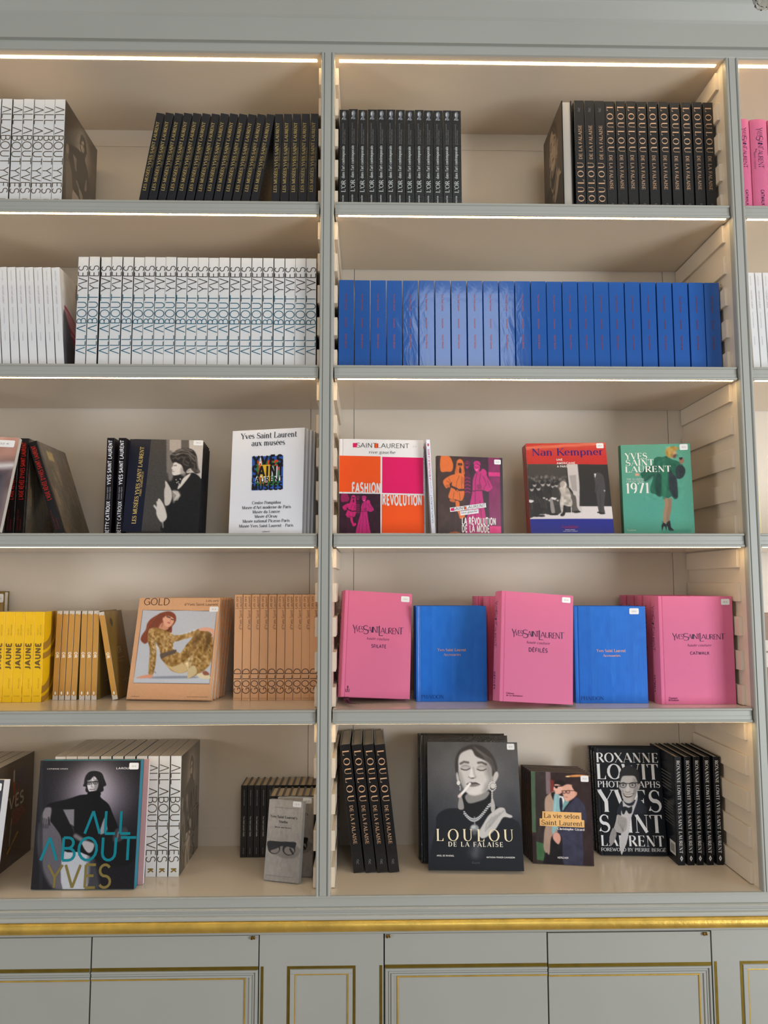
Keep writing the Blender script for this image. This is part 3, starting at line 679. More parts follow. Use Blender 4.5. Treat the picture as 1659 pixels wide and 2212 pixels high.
# ---- the dark museum catalogues
NAVY = (11, 14, 24); GOLDT = (186, 158, 84)
Qm = (530, 192, 1520, 240, 413, 1553, 1428, 1553)
def man_profile():
    c = Cv(110, 150, (30, 30, 32), .72, Qm)
    c.poly([(700, 200), (1000, 205), (1010, 560), (1000, 900), (960, 1540), (600, 1540), (640, 1200)], (66, 64, 62), .02, False)
    c.rect(1020, 205, 1205, 420, (176, 166, 156), .02); c.rect(1205, 215, 1310, 380, (96, 90, 84), .01); c.rect(1310, 220, 1530, 800, (196, 188, 180), .01)
    c.rect(985, 205, 1025, 700, (120, 112, 106), .01); c.poly([(1000, 420), (1080, 420), (1080, 760), (1010, 800)], (120, 114, 108), .02)
    c.poly([(1180, 830), (1330, 715), (1420, 740), (1480, 820), (1500, 1000), (1460, 1540), (920, 1540), (950, 1380), (980, 1200), (1010, 1130), (1130, 960)], (22, 22, 25), .008)
    c.poly([(1330, 730), (1200, 900), (1140, 945), (1160, 880), (1240, 770)], (214, 206, 196), .006)
    c.poly([(1100, 800), (1160, 770), (1205, 790), (1170, 880), (1110, 860)], (30, 28, 30), .006)
    for p in ((1120, 810), (1150, 840), (1180, 800), (1160, 870), (1130, 850)): c.ell(p[0], p[1], 8, 8, (220, 215, 208), .004)
    c.poly([(1090, 560), (1150, 560), (1220, 600), (1250, 700), (1180, 730), (1120, 745), (1075, 740), (1062, 700), (1068, 660), (1055, 640), (1075, 610)], (222, 214, 206), .008)
    c.poly([(1200, 620), (1260, 700), (1240, 760), (1180, 720)], (160, 150, 142), .02, a=.8)
    c.line([(1090, 605), (1125, 600)], (50, 45, 44), 9, .004); c.line([(1068, 688), (1092, 690)], (80, 66, 62), 6, .003)
    c.poly([(1050, 520), (1040, 450), (1100, 400), (1160, 362), (1260, 348), (1360, 372), (1415, 450), (1430, 560), (1440, 640), (1462, 705), (1400, 722), (1330, 660), (1280, 700), (1235, 690), (1215, 630), (1190, 590), (1150, 570), (1110, 545), (1080, 565)], (40, 36, 35), .01)
    for q in (((1110, 410), (1200, 380), (1300, 400), (1380, 470)), ((1130, 440), (1220, 420), (1310, 440), (1390, 540)), ((1150, 375), (1260, 360), (1350, 390)), ((1050, 430), (1110, 450), (1160, 430)), ((1400, 480), (1425, 580), (1440, 690))): c.line(list(q), (164, 156, 146), 12, .010, .75)
    for q in (((1160, 500), (1200, 470), (1240, 500), (1220, 560)), ((1250, 480), (1310, 470), (1340, 520), (1300, 570), (1260, 540)), ((1340, 560), (1390, 590), (1380, 650), (1430, 690)), ((1230, 580), (1290, 610), (1330, 600)), ((1080, 500), (1120, 480), (1150, 520)), ((1340, 650), (1390, 690), (1450, 700))): c.line(list(q), (128, 120, 112), 11, .010, .7)
    for q in (((1180, 460), (1230, 440), (1280, 470)), ((1290, 520), (1330, 560), (1320, 620)), ((1110, 520), (1160, 545))): c.line(list(q), (16, 14, 14), 16, .010, .8)
    c.poly([(1268, 690), (1300, 655), (1335, 650), (1328, 690), (1300, 715), (1272, 712)], (196, 186, 176), .008); c.line([(1285, 690), (1315, 672)], (90, 84, 80), 6, .005)
    c.poly([(965, 825), (1000, 860), (1050, 960), (1060, 1060), (1020, 1160), (960, 1170), (950, 1060), (950, 960), (965, 900)], (200, 192, 184), .008)
    c.poly([(1060, 965), (1150, 975), (1180, 1040), (1120, 1090), (1080, 1140), (1070, 1080)], (150, 142, 134), .02); 
    for k in range(4): c.line([(1070+22*k, 975), (1130+12*k, 1030), (1090+16*k, 1100)], (226, 220, 212), 7, .005)
    c.poly([(860, 1090), (900, 1100), (950, 1190), (985, 1340), (920, 1410), (870, 1370), (835, 1270)], (210, 202, 194), .008)
    for p in (((860, 1250), (810, 1180)), ((880, 1200), (850, 1130)), ((905, 1170), (880, 1095))): c.line(list(p), (210, 202, 194), 26, .006)
    c.line([(925, 1390), (930, 1480)], (190, 185, 180), 12, .008); c.noise(6); return c
mus = Book('hardback_book', .190, .277, .0222, (NAVY, 'wrap'), Q=Qm, groove=False)
mus.sp([('LES MUS\u00c9ES YVES SAINT LAURENT', 'roman', 'up', .17, .905, .22, .60)], (196, 170, 100))
mus.sp([('PARIS  MARRAKECH', 'book', 'up', .42, .64, .68, .86)], (136, 120, 72))
musf = Book('hardback_book', .190, .277, .0225, (NAVY, 'satin'), Q=Qm)
musf.add('cover_picture', picture('cover_picture', man_profile(), .190, .277, PRINT))
musf.fr([[(470, 192), (768, 205), (625, 1545), (360, 1545)]], (16, 22, 44), 'title_strip', 'satin')
def slanted(b, txt, x0, y0, x1, y1, cap, col, sty='roman', e=.0008):
    """lettering running up the cover along a slanted line of the photo crop"""
    (u0, v0), (u1, v1) = b.uv(x0, y0), b.uv(x1, y1)
    ax, az, bx, bz = b.W*u0, b.H*(1-v0), b.W*u1, b.H*(1-v1); l = math.hypot(bx-ax, bz-az); dx, dz = (bx-ax)/l, (bz-az)/l
    h = cap/abs(b.Q[2]-b.Q[0])*b.W
    V, F = tcode(txt, sty, lambda tx, ty: (ax+(bx-ax)*tx-dz*h*ty, -e, az+(bz-az)*tx+dx*h*ty))
    b.add('cover_lettering', mesh('cover_lettering', V, F, plain(col, 'matt')))
slanted(musf, 'LES MUS\u00c9ES YVES SAINT LAURENT', 545, 1432, 668, 318, 52, (236, 206, 120))
slanted(musf, 'PARIS  MARRAKECH', 622, 1040, 662, 690, 26, (206, 178, 100))
musf.sticker(1378, 236, 1512, 318, '39 \u20ac')
for i in range(13):
    x = P(290+(50+81.3*i)/4.046, 431.8, .05)[0]-.0062
    M = spine_out(mus, x, .050+random.uniform(-.0015, .0015), SHELF[1]+.0004, lean=9.3)
    mus.make(M, '%s from left of thirteen tilted dark navy spines with gold lettering on top shelf' % ORDS[i], 'dark catalogues leaning on the top shelf')
for i in range(5):
    x = P(290+(1197+79.5*i)/4.046, 431.8, .05)[0]-.0002
    M = spine_out(mus, x, .051-.001*i, SHELF[1]+.0004, lean=1.5)
    mus.make(M, '%s of five nearly upright dark navy spines beside the middle divider, top shelf' % ORDS[i], 'upright dark catalogues on the top shelf')
# ---- L'OR
lor = Book('hardback_book', .20, .293, .0255, ((12, 15, 17), 'wrap'), groove=False)
lor.sp([("L'OR", 'roman', 'up', .173, .29, .22, .66), ("dans l'art contemporain", 'roman', 'up', .31, .632, .24, .56)], (214, 218, 214))
lor.sp([("HISTOIRE ET RENAISSANCE D'UNE MATIERE", 'sans', 'up', .653, .862, .33, .44), ('MYTHIQUE ET LUMINEUSE', 'sans', 'up', .653, .80, .52, .63)], (150, 152, 150), 'spine_subtitle')
lor.sp([('Flammarion', 'roman', 'up', .03, .14, .26, .48)], (200, 202, 200), 'publisher_name')
lor.sr([[(.35, .90), (.62, .895), (.75, .905), (.60, .92), (.66, .94), (.72, .96), (.62, .985), (.40, .985), (.28, .965), (.30, .94), (.42, .925)]], (120, 124, 130), 'spine_portrait')
lor.sr([[(.34, .945), (.44, .935), (.50, .95), (.48, .975), (.36, .97)], [(.24, .895), (.34, .905), (.40, .925), (.30, .915)]], (200, 204, 210), 'spine_portrait', e=.0005)
row(lor, 1, .050, [733.6, 753.4, 773.8, 794.3, 814.4, 834.6, 855, 875.4, 895.7, 915.8, 935.9, 956, 975.8, 995.8], 238, "# from left of thirteen black spines with white lettering, top shelf centre", 'black art books on the top shelf')
# ---- LOULOU
Ql = (220, 240, 1485, 270, 225, 2070, 1590, 2085)
def portrait(nx, ny):
    c = Cv(nx, ny, (74, 74, 76), .768, Ql)
    c.glow(850, 700, 900, 900, (104, 104, 106), .8, 1.5); c.glow(300, 1900, 700, 900, (30, 34, 44), .95, 1.2); c.glow(1500, 1900, 700, 800, (26, 30, 42), .95, 1.2); c.glow(900, 300, 400, 200, (84, 80, 78), .6)
    c.noise(6, 9)
    # shoulders
    c.poly([(225, 1950), (330, 1500), (340, 1350), (400, 1270), (520, 1220), (740, 1215), (780, 1130), (1100, 1080), (1190, 1190), (1260, 1240), (1430, 1370), (1540, 1500), (1620, 2120), (220, 2120)], (22, 24, 30), .008)
    c.poly([(740, 1000), (1100, 960), (1130, 1120), (1160, 1260), (1040, 1330), (880, 1360), (770, 1280), (735, 1180)], (18, 18, 21), .006)
    # neck, face
    c.poly([(770, 1020), (1080, 980), (1060, 1070), (960, 1120), (800, 1148)], (138, 136, 134), .01)
    c.poly([(660, 700), (640, 560), (665, 440), (740, 370), (850, 345), (960, 400), (1060, 500), (1130, 620), (1150, 740), (1140, 860), (1100, 940), (1040, 990), (950, 1030), (850, 1035), (770, 990), (720, 900), (680, 800)], (206, 204, 202), .012)
    c.poly([(1040, 560), (1150, 640), (1150, 800), (1100, 930), (1040, 990), (1000, 960), (1080, 820), (1040, 700)], (140, 138, 136), .04, a=.8)
    c.poly([(660, 700), (690, 700), (740, 850), (760, 960), (700, 860)], (150, 148, 146), .03, a=.8)
    c.poly([(950, 860), (1010, 900), (980, 990), (880, 1030), (780, 990), (840, 940)], (222, 220, 218), .03, a=.7)
    c.poly([(830, 640), (860, 660), (880, 760), (905, 775), (880, 795), (830, 790), (805, 770), (820, 740)], (226, 224, 222), .012)
    c.line([(805, 770), (840, 792), (900, 780)], (120, 112, 110), 10, .006); c.ell(860, 790, 22, 7, (90, 84, 82), .008)
    c.line([(870, 640), (888, 740), (905, 765)], (150, 146, 144), 12, .012, .7)
    for (x, y, s_) in ((760, 640, 1), (990, 650, 1)):
        c.poly([(x-75, y+5), (x-40, y-45), (x+20, y-50), (x+70, y-15), (x+60, y+15), (x, y+28), (x-50, y+22)], (160, 156, 154), .015)
        c.poly([(x-60, y), (x-20, y-22), (x+40, y-15), (x+55, y+8), (x, y+22)], (188, 185, 183), .01)
        c.line([(x-60, y+12), (x-20, y+28), (x+20, y+28), (x+60, y+8)], (40, 36, 36), 10, .004)
    c.line([(690, 575), (740, 548), (800, 560)], (60, 54, 52), 20, .008); c.line([(940, 565), (990, 560), (1050, 590)], (60, 54, 52), 22, .008)
    c.poly([(770, 880), (820, 845), (860, 850), (910, 850), (970, 885), (900, 880), (840, 890)], (84, 74, 74), .006)
    c.poly([(780, 885), (850, 880), (960, 888), (900, 910), (830, 912)], (130, 120, 118), .008)
    # hair
    c.poly([(620, 700), (610, 560), (640, 430), (720, 340), (860, 290), (1000, 320), (1110, 410), (1180, 530), (1210, 660), (1180, 740), (1140, 760), (1130, 640), (1080, 560), (990, 510), (900, 460), (850, 370), (770, 380), (690, 430), (660, 520), (660, 640), (650, 720)], (58, 54, 52), .012)
    for k in range(9): c.line([(880+10*k, 330+10*k), (960+22*k, 400+16*k), (1050+18*k, 520+26*k)], (100, 95, 92), 6, .012, .5)
    # ears and jewels
    c.poly([(640, 700), (660, 760), (670, 820), (640, 820), (628, 740)], (190, 187, 185), .008)
    c.poly([(1170, 720), (1210, 700), (1225, 760), (1190, 840), (1160, 860), (1150, 800)], (196, 193, 190), .008)
    c.ell(660, 855, 26, 34, (226, 224, 220), .006); c.ell(1148, 905, 34, 40, (206, 203, 200), .006)
    for k in range(14):
        t = k/14*6.283; c.ell(1140+50*math.cos(t), 910+62*math.sin(t), 9, 9, (226, 224, 220), .004)
    for k in range(5): c.ell(1135, 985+26*k, 14, 11, (200, 198, 195), .004)
    c.poly([(1125, 1090), (1150, 1090), (1180, 1200), (1160, 1270), (1125, 1270), (1115, 1180)], (180, 178, 176), .006); c.noise(20, 0, (1115, 1080, 1185, 1275), 4)
    c.poly([(670, 1070), (705, 1060), (735, 1222), (655, 1222)], (150, 148, 146), .006)
    for p in ((680, 905), (685, 930), (682, 955)): c.ell(p[0], p[1], 9, 8, (210, 208, 205), .004)
    # cigarette
    c.line([(822, 868), (735, 980), (672, 1045)], (240, 238, 236), 32, .004); c.line([(690, 1030), (668, 1050)], (225, 205, 200), 34, .006)
    # necklace
    for r_ in range(2):
        for k in range(20):
            t = k/19; x = 740+370*t; y = 1270+28*r_+ (150-40*r_*0)*math.sin(math.pi*min(1, t*1.05))*(1-t*.45)-110*t*t
            c.ell(x, y, 13, 12, (176, 178, 182), .004); c.ell(x-3, y-4, 5, 4, (226, 228, 230), .004)
    c.line([(885, 1345), (888, 1450)], (160, 160, 164), 14, .005)
    c.ell(885, 1500, 62, 52, (150, 152, 156), .012); c.ell(868, 1484, 30, 22, (196, 198, 200), .015); c.ell(885, 1560, 36, 36, (90, 92, 96), .02)
    # hand
    c.poly([(1240, 1215), (1310, 1225), (1340, 1290), (1420, 1330), (1400, 1360), (1300, 1350), (1240, 1430), (1180, 1520), (1060, 1620), (990, 1640), (940, 1590), (950, 1540), (1010, 1440), (1080, 1330), (1160, 1260)], (196, 194, 192), .008)
    for k in range(4): c.line([(1300-55*k, 1260+30*k), (1220-55*k, 1340+36*k), (1100-20*k, 1480+20*k)], (130, 128, 128), 8, .008, .7)
    c.poly([(800, 1760), (900, 1700), (1020, 1800), (960, 1920), (860, 1920), (790, 1850)], (60, 62, 70), .04, a=.6); c.line([(920, 1740), (890, 1860)], (120, 122, 128), 40, .03, .6)
    c.noise(4); return c
BLK = (11, 12, 15)
def loulou(W, wrapk, pic=None):
    b = Book('hardback_book', W, .338, .0284, (BLK, wrapk), Q=Ql, pages=PAGESG)
    b.sp([('LOULOU', 'wide', 'down', .55, .953, .2, .80), ('DE LA FALAISE', 'caps', 'down', .222, .52, .30, .62)], (222, 178, 140), kind='satin')
    b.sp([('R', 'italic', 'across', .065, .10, .38, .62)], (120, 122, 128), 'publisher_mark')
    return b
lou = loulou(.222, 'wrap'); loup = loulou(.222, 'satin')
loup.add('cover_picture', picture('cover_picture', flip_brown(portrait(100, 130)), .222, .338, PRINT))
z1 = SHELF[1]
M = Matrix.Translation((P(1212.5, 214, .067)[0], .067+.222, z1+.0004)) @ Matrix.Rotation(R(-90), 4, 'Z')
xo = P(1216.5, 214, .067)[0]
loup.make(M, 'black portrait book with pale page edges outward, left end of dark row, top shelf')
le = [1238.6, 1261.3, 1283.5, 1305.5, 1328, 1351, 1373.4, 1397, 1420.6, 1445.4, 1469.6, 1493.2, 1517.0, 1541]
lab = ['%s of three upside-down black spines with gold letters, top shelf right' % ORDS[i] for i in range(3)] + \
      ['%s from left of ten upright black spines with gold letters, top shelf right' % ORDS[i] for i in range(10)]
row(lou, 1, .067, le, 218, '', 'black portrait books on the top shelf', flips=(0, 1, 2), labels=lab)
# ---- pink monographs: the title drawn as on the covers
PINK = (218, 106, 146); INK = (52, 26, 66)
LOGO = [('Y', 0, .085, 0, 1), ('V', .065, .125, .22, .86), ('E', .125, .165, .2, .86), ('S', .165, .215, .2, .86), ('S', .205, .315, 0, .98), ('A', .30, .375, .2, .86), ('I', .375, .405, .2, .86),
        ('N', .40, .47, .2, .86), ('T', .455, .525, .2, .90), ('L', .515, .595, -.12, 1.02), ('A', .545, .635, .16, .84), ('U', .635, .705, .16, .84), ('R', .71, .775, .14, .84), ('E', .78, .835, .14, .84), ('N', .835, .91, .14, .84), ('T', .90, 1, .14, .92)]
def logo_vf(fn):
    ps = []
    for ch, x0, x1, y0, y1 in LOGO:
        ps.append(tcode(ch, 'logo', lambda tx, ty: fn(x0+(x1-x0)*tx, y0+(y1-y0)*ty)))
    return merge(ps)
def pink_book(Q, word, wl, wr, wy, wcap, logo, hc, foot, price=None, W=.2, H=.287, T=.055, name='thick_hardback'):
    b = Book(name, W, H, T, (PINK, 'cloth'), round_=.006, Q=Q)
    if logo:
        x0, y0, x1, y1, cap = logo
        (u0, v0), (u1, v1) = b.uv(x0, y0), b.uv(x1, y1); _, vc = b.uv(x0, y0-cap); h = (v0-vc)*H; v = (v0+v1)/2
        V, F = logo_vf(lambda tx, ty: (W*(u0+(u1-u0)*tx), -.0006, H*(1-v)+h*ty)); b.add('title_lettering', mesh('title_lettering', V, F, plain(INK)))
        b.ft([('haute couture', 'italic')+hc, (word, 'bold', wl, wy, wr, wy+(wr-wl)*.02, wcap)], (92, 40, 84), 'subtitle_lettering')
        for it in foot: b.ft([it], (120, 40, 80), 'publisher_name')
    V, F = logo_vf(lambda tx, ty: (-.0005-.006*(1-(2*(.30+.40*ty)-1)**2), T*(1-(.30+.40*ty)), H*(.91-.43*tx))); b.add('spine_lettering', mesh('spine_lettering', V, F, plain(INK)))
    b.sp([(word, 'bold', 'down', .10, .26, .42, .60), ('haute couture', 'italic', 'down', .48, .66, .14, .24)], INK, 'spine_lettering')
    if price: b.sticker(*price)
    return b
Qs = (125, 58, 802, 95, 75, 1138, 782, 1170)
sfil = pink_book(Qs, 'SFILATE', 386, 536, 652, 32, (195, 512, 715, 524, 88), (340, 572, 570, 577, 26), [], (690, 118, 775, 182, '69,90 \u20ac'), W=.1892, H=.2876)
sfil.fr([[(124, 1062), (130, 1062), (130, 1092), (124, 1092)], [(158, 1062), (164, 1062), (164, 1092), (158, 1092)], [(124, 1086), (164, 1088), (164, 1093), (124, 1092)], [(140, 1034), (152, 1030), (156, 1050), (148, 1058), (152, 1080), (138, 1082), (142, 1056)]], (96, 34, 76), 'publisher_mark')
Qd = (310, 75, 1112, 130, 320, 1305, 1152, 1352)
defi = pink_book(Qd, 'D\u00c9FIL\u00c9S', 632, 845, 766, 42, (436, 608, 1030, 628, 92), (606, 676, 868, 683, 30), [('\u00c9ditions', 'boldserif', 396, 1228, 484, 1230, 16), ('de La Martiniere', 'boldserif', 396, 1252, 580, 1258, 16)], (984, 145, 1082, 214, '59 \u20ac'), W=.1992, H=.2847)
Qc = (505, 88, 1277, 90, 530, 1232, 1328, 1228)
catw = pink_book(Qc, 'CATWALK', 838, 1042, 706, 30, (652, 560, 1212, 556, 76), (812, 624, 1062, 622, 28), [('Thames', 'bold', 606, 1174, 700, 1174, 18), ('&Hudson', 'bold', 606, 1196, 712, 1196, 18)], (1162, 117, 1253, 182, '65 \u20ac'), W=.2009, H=.2864)
zz = ZS[4]
MS = face(-.0727, .0944, zz+.001, 9.22, 9.4, 3.57, .1892)
sfil.make(MS, 'pink cloth hardback with black title at the left end of the fourth shelf', 'pink hardbacks shown cover out')
o = sfil.make(face(-.0680, .232, zz, 1), 'pink hardback hidden behind the leftmost pink one, fourth shelf', drop=('price_sticker', 'title_lettering', 'subtitle_lettering', 'publisher_mark'))
MD = face(.3385, .0085, zz+.0005, 7.9, 6.0, 4.13, .1992)
defi.make(MD, 'pink cloth hardback with black title between the two blue books, fourth shelf', 'pink hardbacks shown cover out')
for i in range(2):
    defi.make(Matrix.Translation((.3350-.022*i, .160+.068*i, zz+.0004)) @ Matrix.Rotation(R(2), 4, 'Z'), ('pink hardback right behind the middle pink one on the fourth shelf', 'pink hardback second behind the middle pink one on the fourth shelf')[i], 'pink hardbacks stacked behind', drop=('price_sticker', 'title_lettering', 'subtitle_lettering', 'publisher_name'))
MC_ = face(.7832, .0715, zz+.0004, -.2, 0)
catw.make(MC_, 'pink cloth hardback with black title at the right end of the fourth shelf', 'pink hardbacks shown cover out')
for i in range(4):
    catw.make(Matrix.Translation((.7832-.0035*i-.001, .0715+.0565*(i+1), zz+.0004)), 'pink hardback %s behind the rightmost pink one on the fourth shelf' % ORDS[i], 'pink hardbacks queued behind the right one', drop=('price_sticker', 'title_lettering', 'subtitle_lettering', 'publisher_name')) if i < 4 and .0715+.0565*(i+1)+.055 < .374 else None
pk = pink_book(Qc, 'CATWALK', 838, 1042, 706, 30, None, None, [], W=.195, H=.2864, T=.0490)
row(pk, 1, .068, [1617.8, 1656.8, 1695], 260, '# fully seen glossy pink spine in the right bay on the top shelf', 'pink spines on the top shelf', jit=0)
pk0 = pink_book(Qc, 'CATWALK', 838, 1042, 706, 30, None, None, [], W=.195, H=.2864, T=.0360)
pk0.make(spine_out(pk0, P(1617.2, 260, .068)[0]-.0362, .068, z1+.0004), 'glossy pink spine half hidden by the right divider, top shelf', 'pink spines on the top shelf')
# ---- comp 2: slim white paperbacks
WHT = (232, 232, 232)
Qw = (895, 200, 1180, 470, 980, 1670, 1180, 1670)
def pink_dress():
    c = Cv(50, 90, (222, 216, 208), .7, (0, 0, 1, 0, 0, 1, 1, 1))
    c.poly([(.62, 0), (1, .03), (1, .9), (.75, .9), (.6, .35), (.55, .15)], (150, 98, 62), .01, False)
    c.poly([(.1, .36), (.35, .40), (.6, .48), (1, .55), (1, 1), (.7, 1), (.5, .8), (.3, .62)], (176, 60, 84), .01)
    c.poly([(.12, .38), (.4, .42), (.6, .52), (.45, .58), (.2, .50)], (206, 140, 150), .03)
    c.line([(.3, .60), (.6, .62), (.9, .55)], (220, 160, 165), .02, .02); c.poly([(.1, .40), (.35, .66), (.62, .95), (.5, 1), (0, 1), (.02, .6)], (92, 92, 98), .02)
    c.noise(10, 12); return c
thin = Book('slim_paperback', .20, .285, .0222, (WHT, 'gloss'), hard=False, Q=Qw)
thin.add('cover_picture', picture('cover_picture', pink_dress(), .20, .285, PRINTG))
thin.sp([('MARGUERITE DURAS', 'sans', 'down', .865, .965, .42, .53), ('ICONS OF FASHION DESIGN', 'sans', 'down', .44, .60, .42, .53), ('SCHIRMER', 'sans', 'down', .27, .355, .42, .53)], (140, 140, 148))
thin.sp([('YVES SAINT LAURENT', 'sans', 'down', .635, .82, .38, .56)], (150, 120, 118))
z2 = SHELF[2]
for i in range(8):
    x = P(-14.9+19.35*i, 783, .06)[0]
    M = spine_out(thin, x+.002, .06, z2+.0004, lean=-5.0)
    thin.make(M, '%s from left of eight slanted slim white paperbacks on the second shelf' % ORDS[i], 'slim white paperbacks leaning on the second shelf')
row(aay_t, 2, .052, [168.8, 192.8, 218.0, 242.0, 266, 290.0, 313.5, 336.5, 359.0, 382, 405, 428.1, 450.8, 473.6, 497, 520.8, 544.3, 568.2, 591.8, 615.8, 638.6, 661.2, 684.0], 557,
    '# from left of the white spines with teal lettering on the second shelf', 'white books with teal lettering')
# ---- blue linen books
BLUE = (8, 84, 166); BLUEF = (26, 108, 206)
Qb = (845, 185, 1575, 198, 850, 1165, 1582, 1165)
def moire():
    c = Cv(90, 120, (28, 110, 208), .76, (0, 0, 1, 0, 0, 1, 1, 1))
    c.noise(4, 14)
    for cx, ph, sd in ((.18, .05, 0), (.47, .30, 1), (.80, .62, 2)):
        for j in range(3):
            cy = ph+j*.42-.08; hh = .20
            for k in range(5):
                rr = .012+.013*k; q = hh*(.45+.14*k)
                c.line([(cx+.006*math.sin(7*t+sd)+rr*math.sin(math.pi*t)**.8*(1 if t < 2 else 1), cy-q+2*q*t) for t in np.linspace(0, 1, 11)], (64, 138, 224), .004, .006, .28)
                c.line([(cx+.006*math.sin(5*t+sd)-rr*math.sin(math.pi*t)**.8, cy-q+2*q*t) for t in np.linspace(0, 1, 11)], (16, 84, 180), .004, .006, .26)
    return c
Qbl = (845, 185, 1575, 198, 850, 1165, 1582, 1165)
def blue_book(kind, W=.194, T=.0422, front=False, price=None):
    b = Book('blue_hardback', W, .259, T, ((BLUEF if front else BLUE), kind), Q=Qbl, groove=front)
    if front:
        b.add('cover_cloth', picture('cover_cloth', moire(), W, .259, mat('moire_silk', (255, 255, 255), .34, attr=True, bump=(.10, 300, (1, 1, .05))), (.06, 0, 1, 1)))
        b.ft([('Yves Saint Laurent', 'boldserif', 1070, 653, 1365, 653, 28), ('Accessories', 'boldserif', 1133, 700, 1310, 700, 25)], (240, 190, 180), kind='foil', e=.0007)
        b.ft([('PHAIDON', 'roman', 902, 1134, 1132, 1132, 36)], (16, 68, 150), 'blind_lettering', e=.0007)
        if price: b.sticker(*price)
    else:
        b.sp([('Yves Saint Laurent', 'boldserif', 'down', .665, .85, .43, .55), ('Accessories', 'boldserif', 'down', .475, .585, .43, .55), ('Patrick Mauries', 'boldserif', 'down', .25, .405, .43, .55)], (150, 82, 76), kind='foil')
    return b
blu = blue_book('film')
be = [731.3, 765.8, 800.2, 834.9, 869.5, 904.3, 939, 973.7, 1008.4, 1042.9, 1077.2, 1111.5, 1145.6, 1179.6, 1213.5, 1247.3, 1281.0, 1314.4, 1348, 1382.2, 1417.0, 1451.6, 1486.4, 1520.9, 1552]
row(blu, 2, .070, be, 609, '# from left of the thick cobalt blue spines filling the second shelf', 'thick blue books on the second shelf', jit=.001)
thin3 = Book('slim_paperback', .20, .285, .0190, (WHT, 'gloss'), hard=False); thin3.parts += thin.parts[3:]
for i in range(1, 4):
    M = spine_out(thin3, P(1627.5+16.6*(i-1), 788, .06)[0]+.0010, .06, z2+.0004, lean=-1.2)
    thin3.make(M, '%s from left of the slim white paperbacks in the right bay, second shelf' % ORDS[i-1], 'slim white paperbacks in the right bay')
# ---- comp 3
z3 = ZS[3]
def smear(nx=60, ny=80):
    c = Cv(nx, ny, (104, 92, 76), .75, (0, 0, 1, 0, 0, 1, 1, 1)); c.noise(16, 7, seed=3); r = np.random.default_rng(2)
    for k in range(46):
        x, y = r.random(2); c.line([(x, y), (x+.04*r.random(), y+.10+.12*r.random())], [(176, 150, 96), (150, 84, 58), (60, 56, 50), (136, 128, 116), (88, 80, 66)][k % 5], .014+.02*r.random(), .012, .7)
    c.rect(.25, .08, .45, .18, (196, 168, 96), .02, .8); c.rect(.0, 0, .05, 1, (30, 24, 22), .01); c.noise(12); return c
REDT = (196, 44, 32)
asie = Book('hardback_book', .20, .266, .0235, ((16, 12, 12), 'wrap'), groove=False)
asie.add('cover_picture', picture('cover_picture', smear(), .20, .266, PRINTW))
asie.sp([("L'ASIE R\u00caV\u00c9E D'YVES SAINT LAURENT", 'bold', 'up', .365, .955, .24, .70)], REDT)
asie.sp([('SOUS LA DIRECTION', 'sans', 'up', .05, .26, .2, .34), ('Gallimard', 'sans', 'up', .05, .16, .5, .66)], (140, 34, 28), 'spine_subtitle')
for i, e in enumerate((-34, -13.4, 7.4, 28.6)):
    asie.make(spine_out(asie, P(e, 1152, .1)[0]+.0035, .10, z3+.0004, lean=1.0), '%s from left of four upright black spines with red lettering, third shelf' % ORDS[i], 'black books with red lettering')
asie.make(spine_out(asie, P(118.5, 1154, .1)[0]+.0035, .097, z3+.0004, lean=-18.6), 'black book with red lettering leaning left against its row, third shelf')
glossy = Book('glossy_paperback', .19, .262, .014, ((176, 132, 116), 'gloss'), hard=False, Q=(0, 0, 1, 0, 0, 1, 1, 1))
c = Cv(50, 70, (196, 150, 134), .75); c.rect(0, .32, 1, 1, (60, 60, 72), .25); c.noise(20, 8); c.line([(.1, .3), (.5, .34), (1, .30)], (240, 236, 236), .05, .03)
glossy.add('cover_picture', picture('cover_picture', c, .19, .262, PRINTG)); glossy.sticker(.66, .035, .95, .11, '32 \u20ac')
glossy.make(face(P(22, 1150, .03)[0]-.203, .0120, z3+.0004, -3, 12, 3), 'glossy pinkish cover shown leaning at the far left of the third shelf')
bet = Book('slim_hardback', .20, .268, .0200, ((20, 16, 20), 'satin'), groove=False)
bet.sp([('BETTY CATROUX', 'bold', 'up', .012, .345, .25, .72), ('YVES SAINT LAURENT', 'bold', 'up', .515, .975, .25, .72)], (236, 234, 238))
bet.sp([('F\u00e9minin singulier', 'italic', 'up', .363, .495, .22, .42), ('Feminine singular', 'italic', 'up', .363, .495, .54, .74)], (196, 194, 198), 'spine_subtitle')
for i, (a_, b_) in enumerate(((223.2, 0), (248.6, 0))):
    bet.make(spine_out(bet, P(a_, 1150, .10)[0], .10, z3+.0004, lean=.4), ('left one of two black spines with bold white capitals, third shelf', 'right one of two black spines with bold white capitals, third shelf')[i], 'black spines with white capitals')
MM = face(-.6487, .0715, z3+.001, 5.6, 15.1)
musf.make(MM, 'navy and grey catalogue showing a man in profile, cover out on third shelf')
for i in range(5):
    musf.make(behind(MM, .0234*(i+1), .0006*(i+1)), 'dark catalogue %s behind the cover with the man in profile, third shelf' % ORDS[i], 'catalogues stacked behind the profile cover', drop=('cover_picture', 'title_strip', 'cover_lettering', 'price_sticker'))
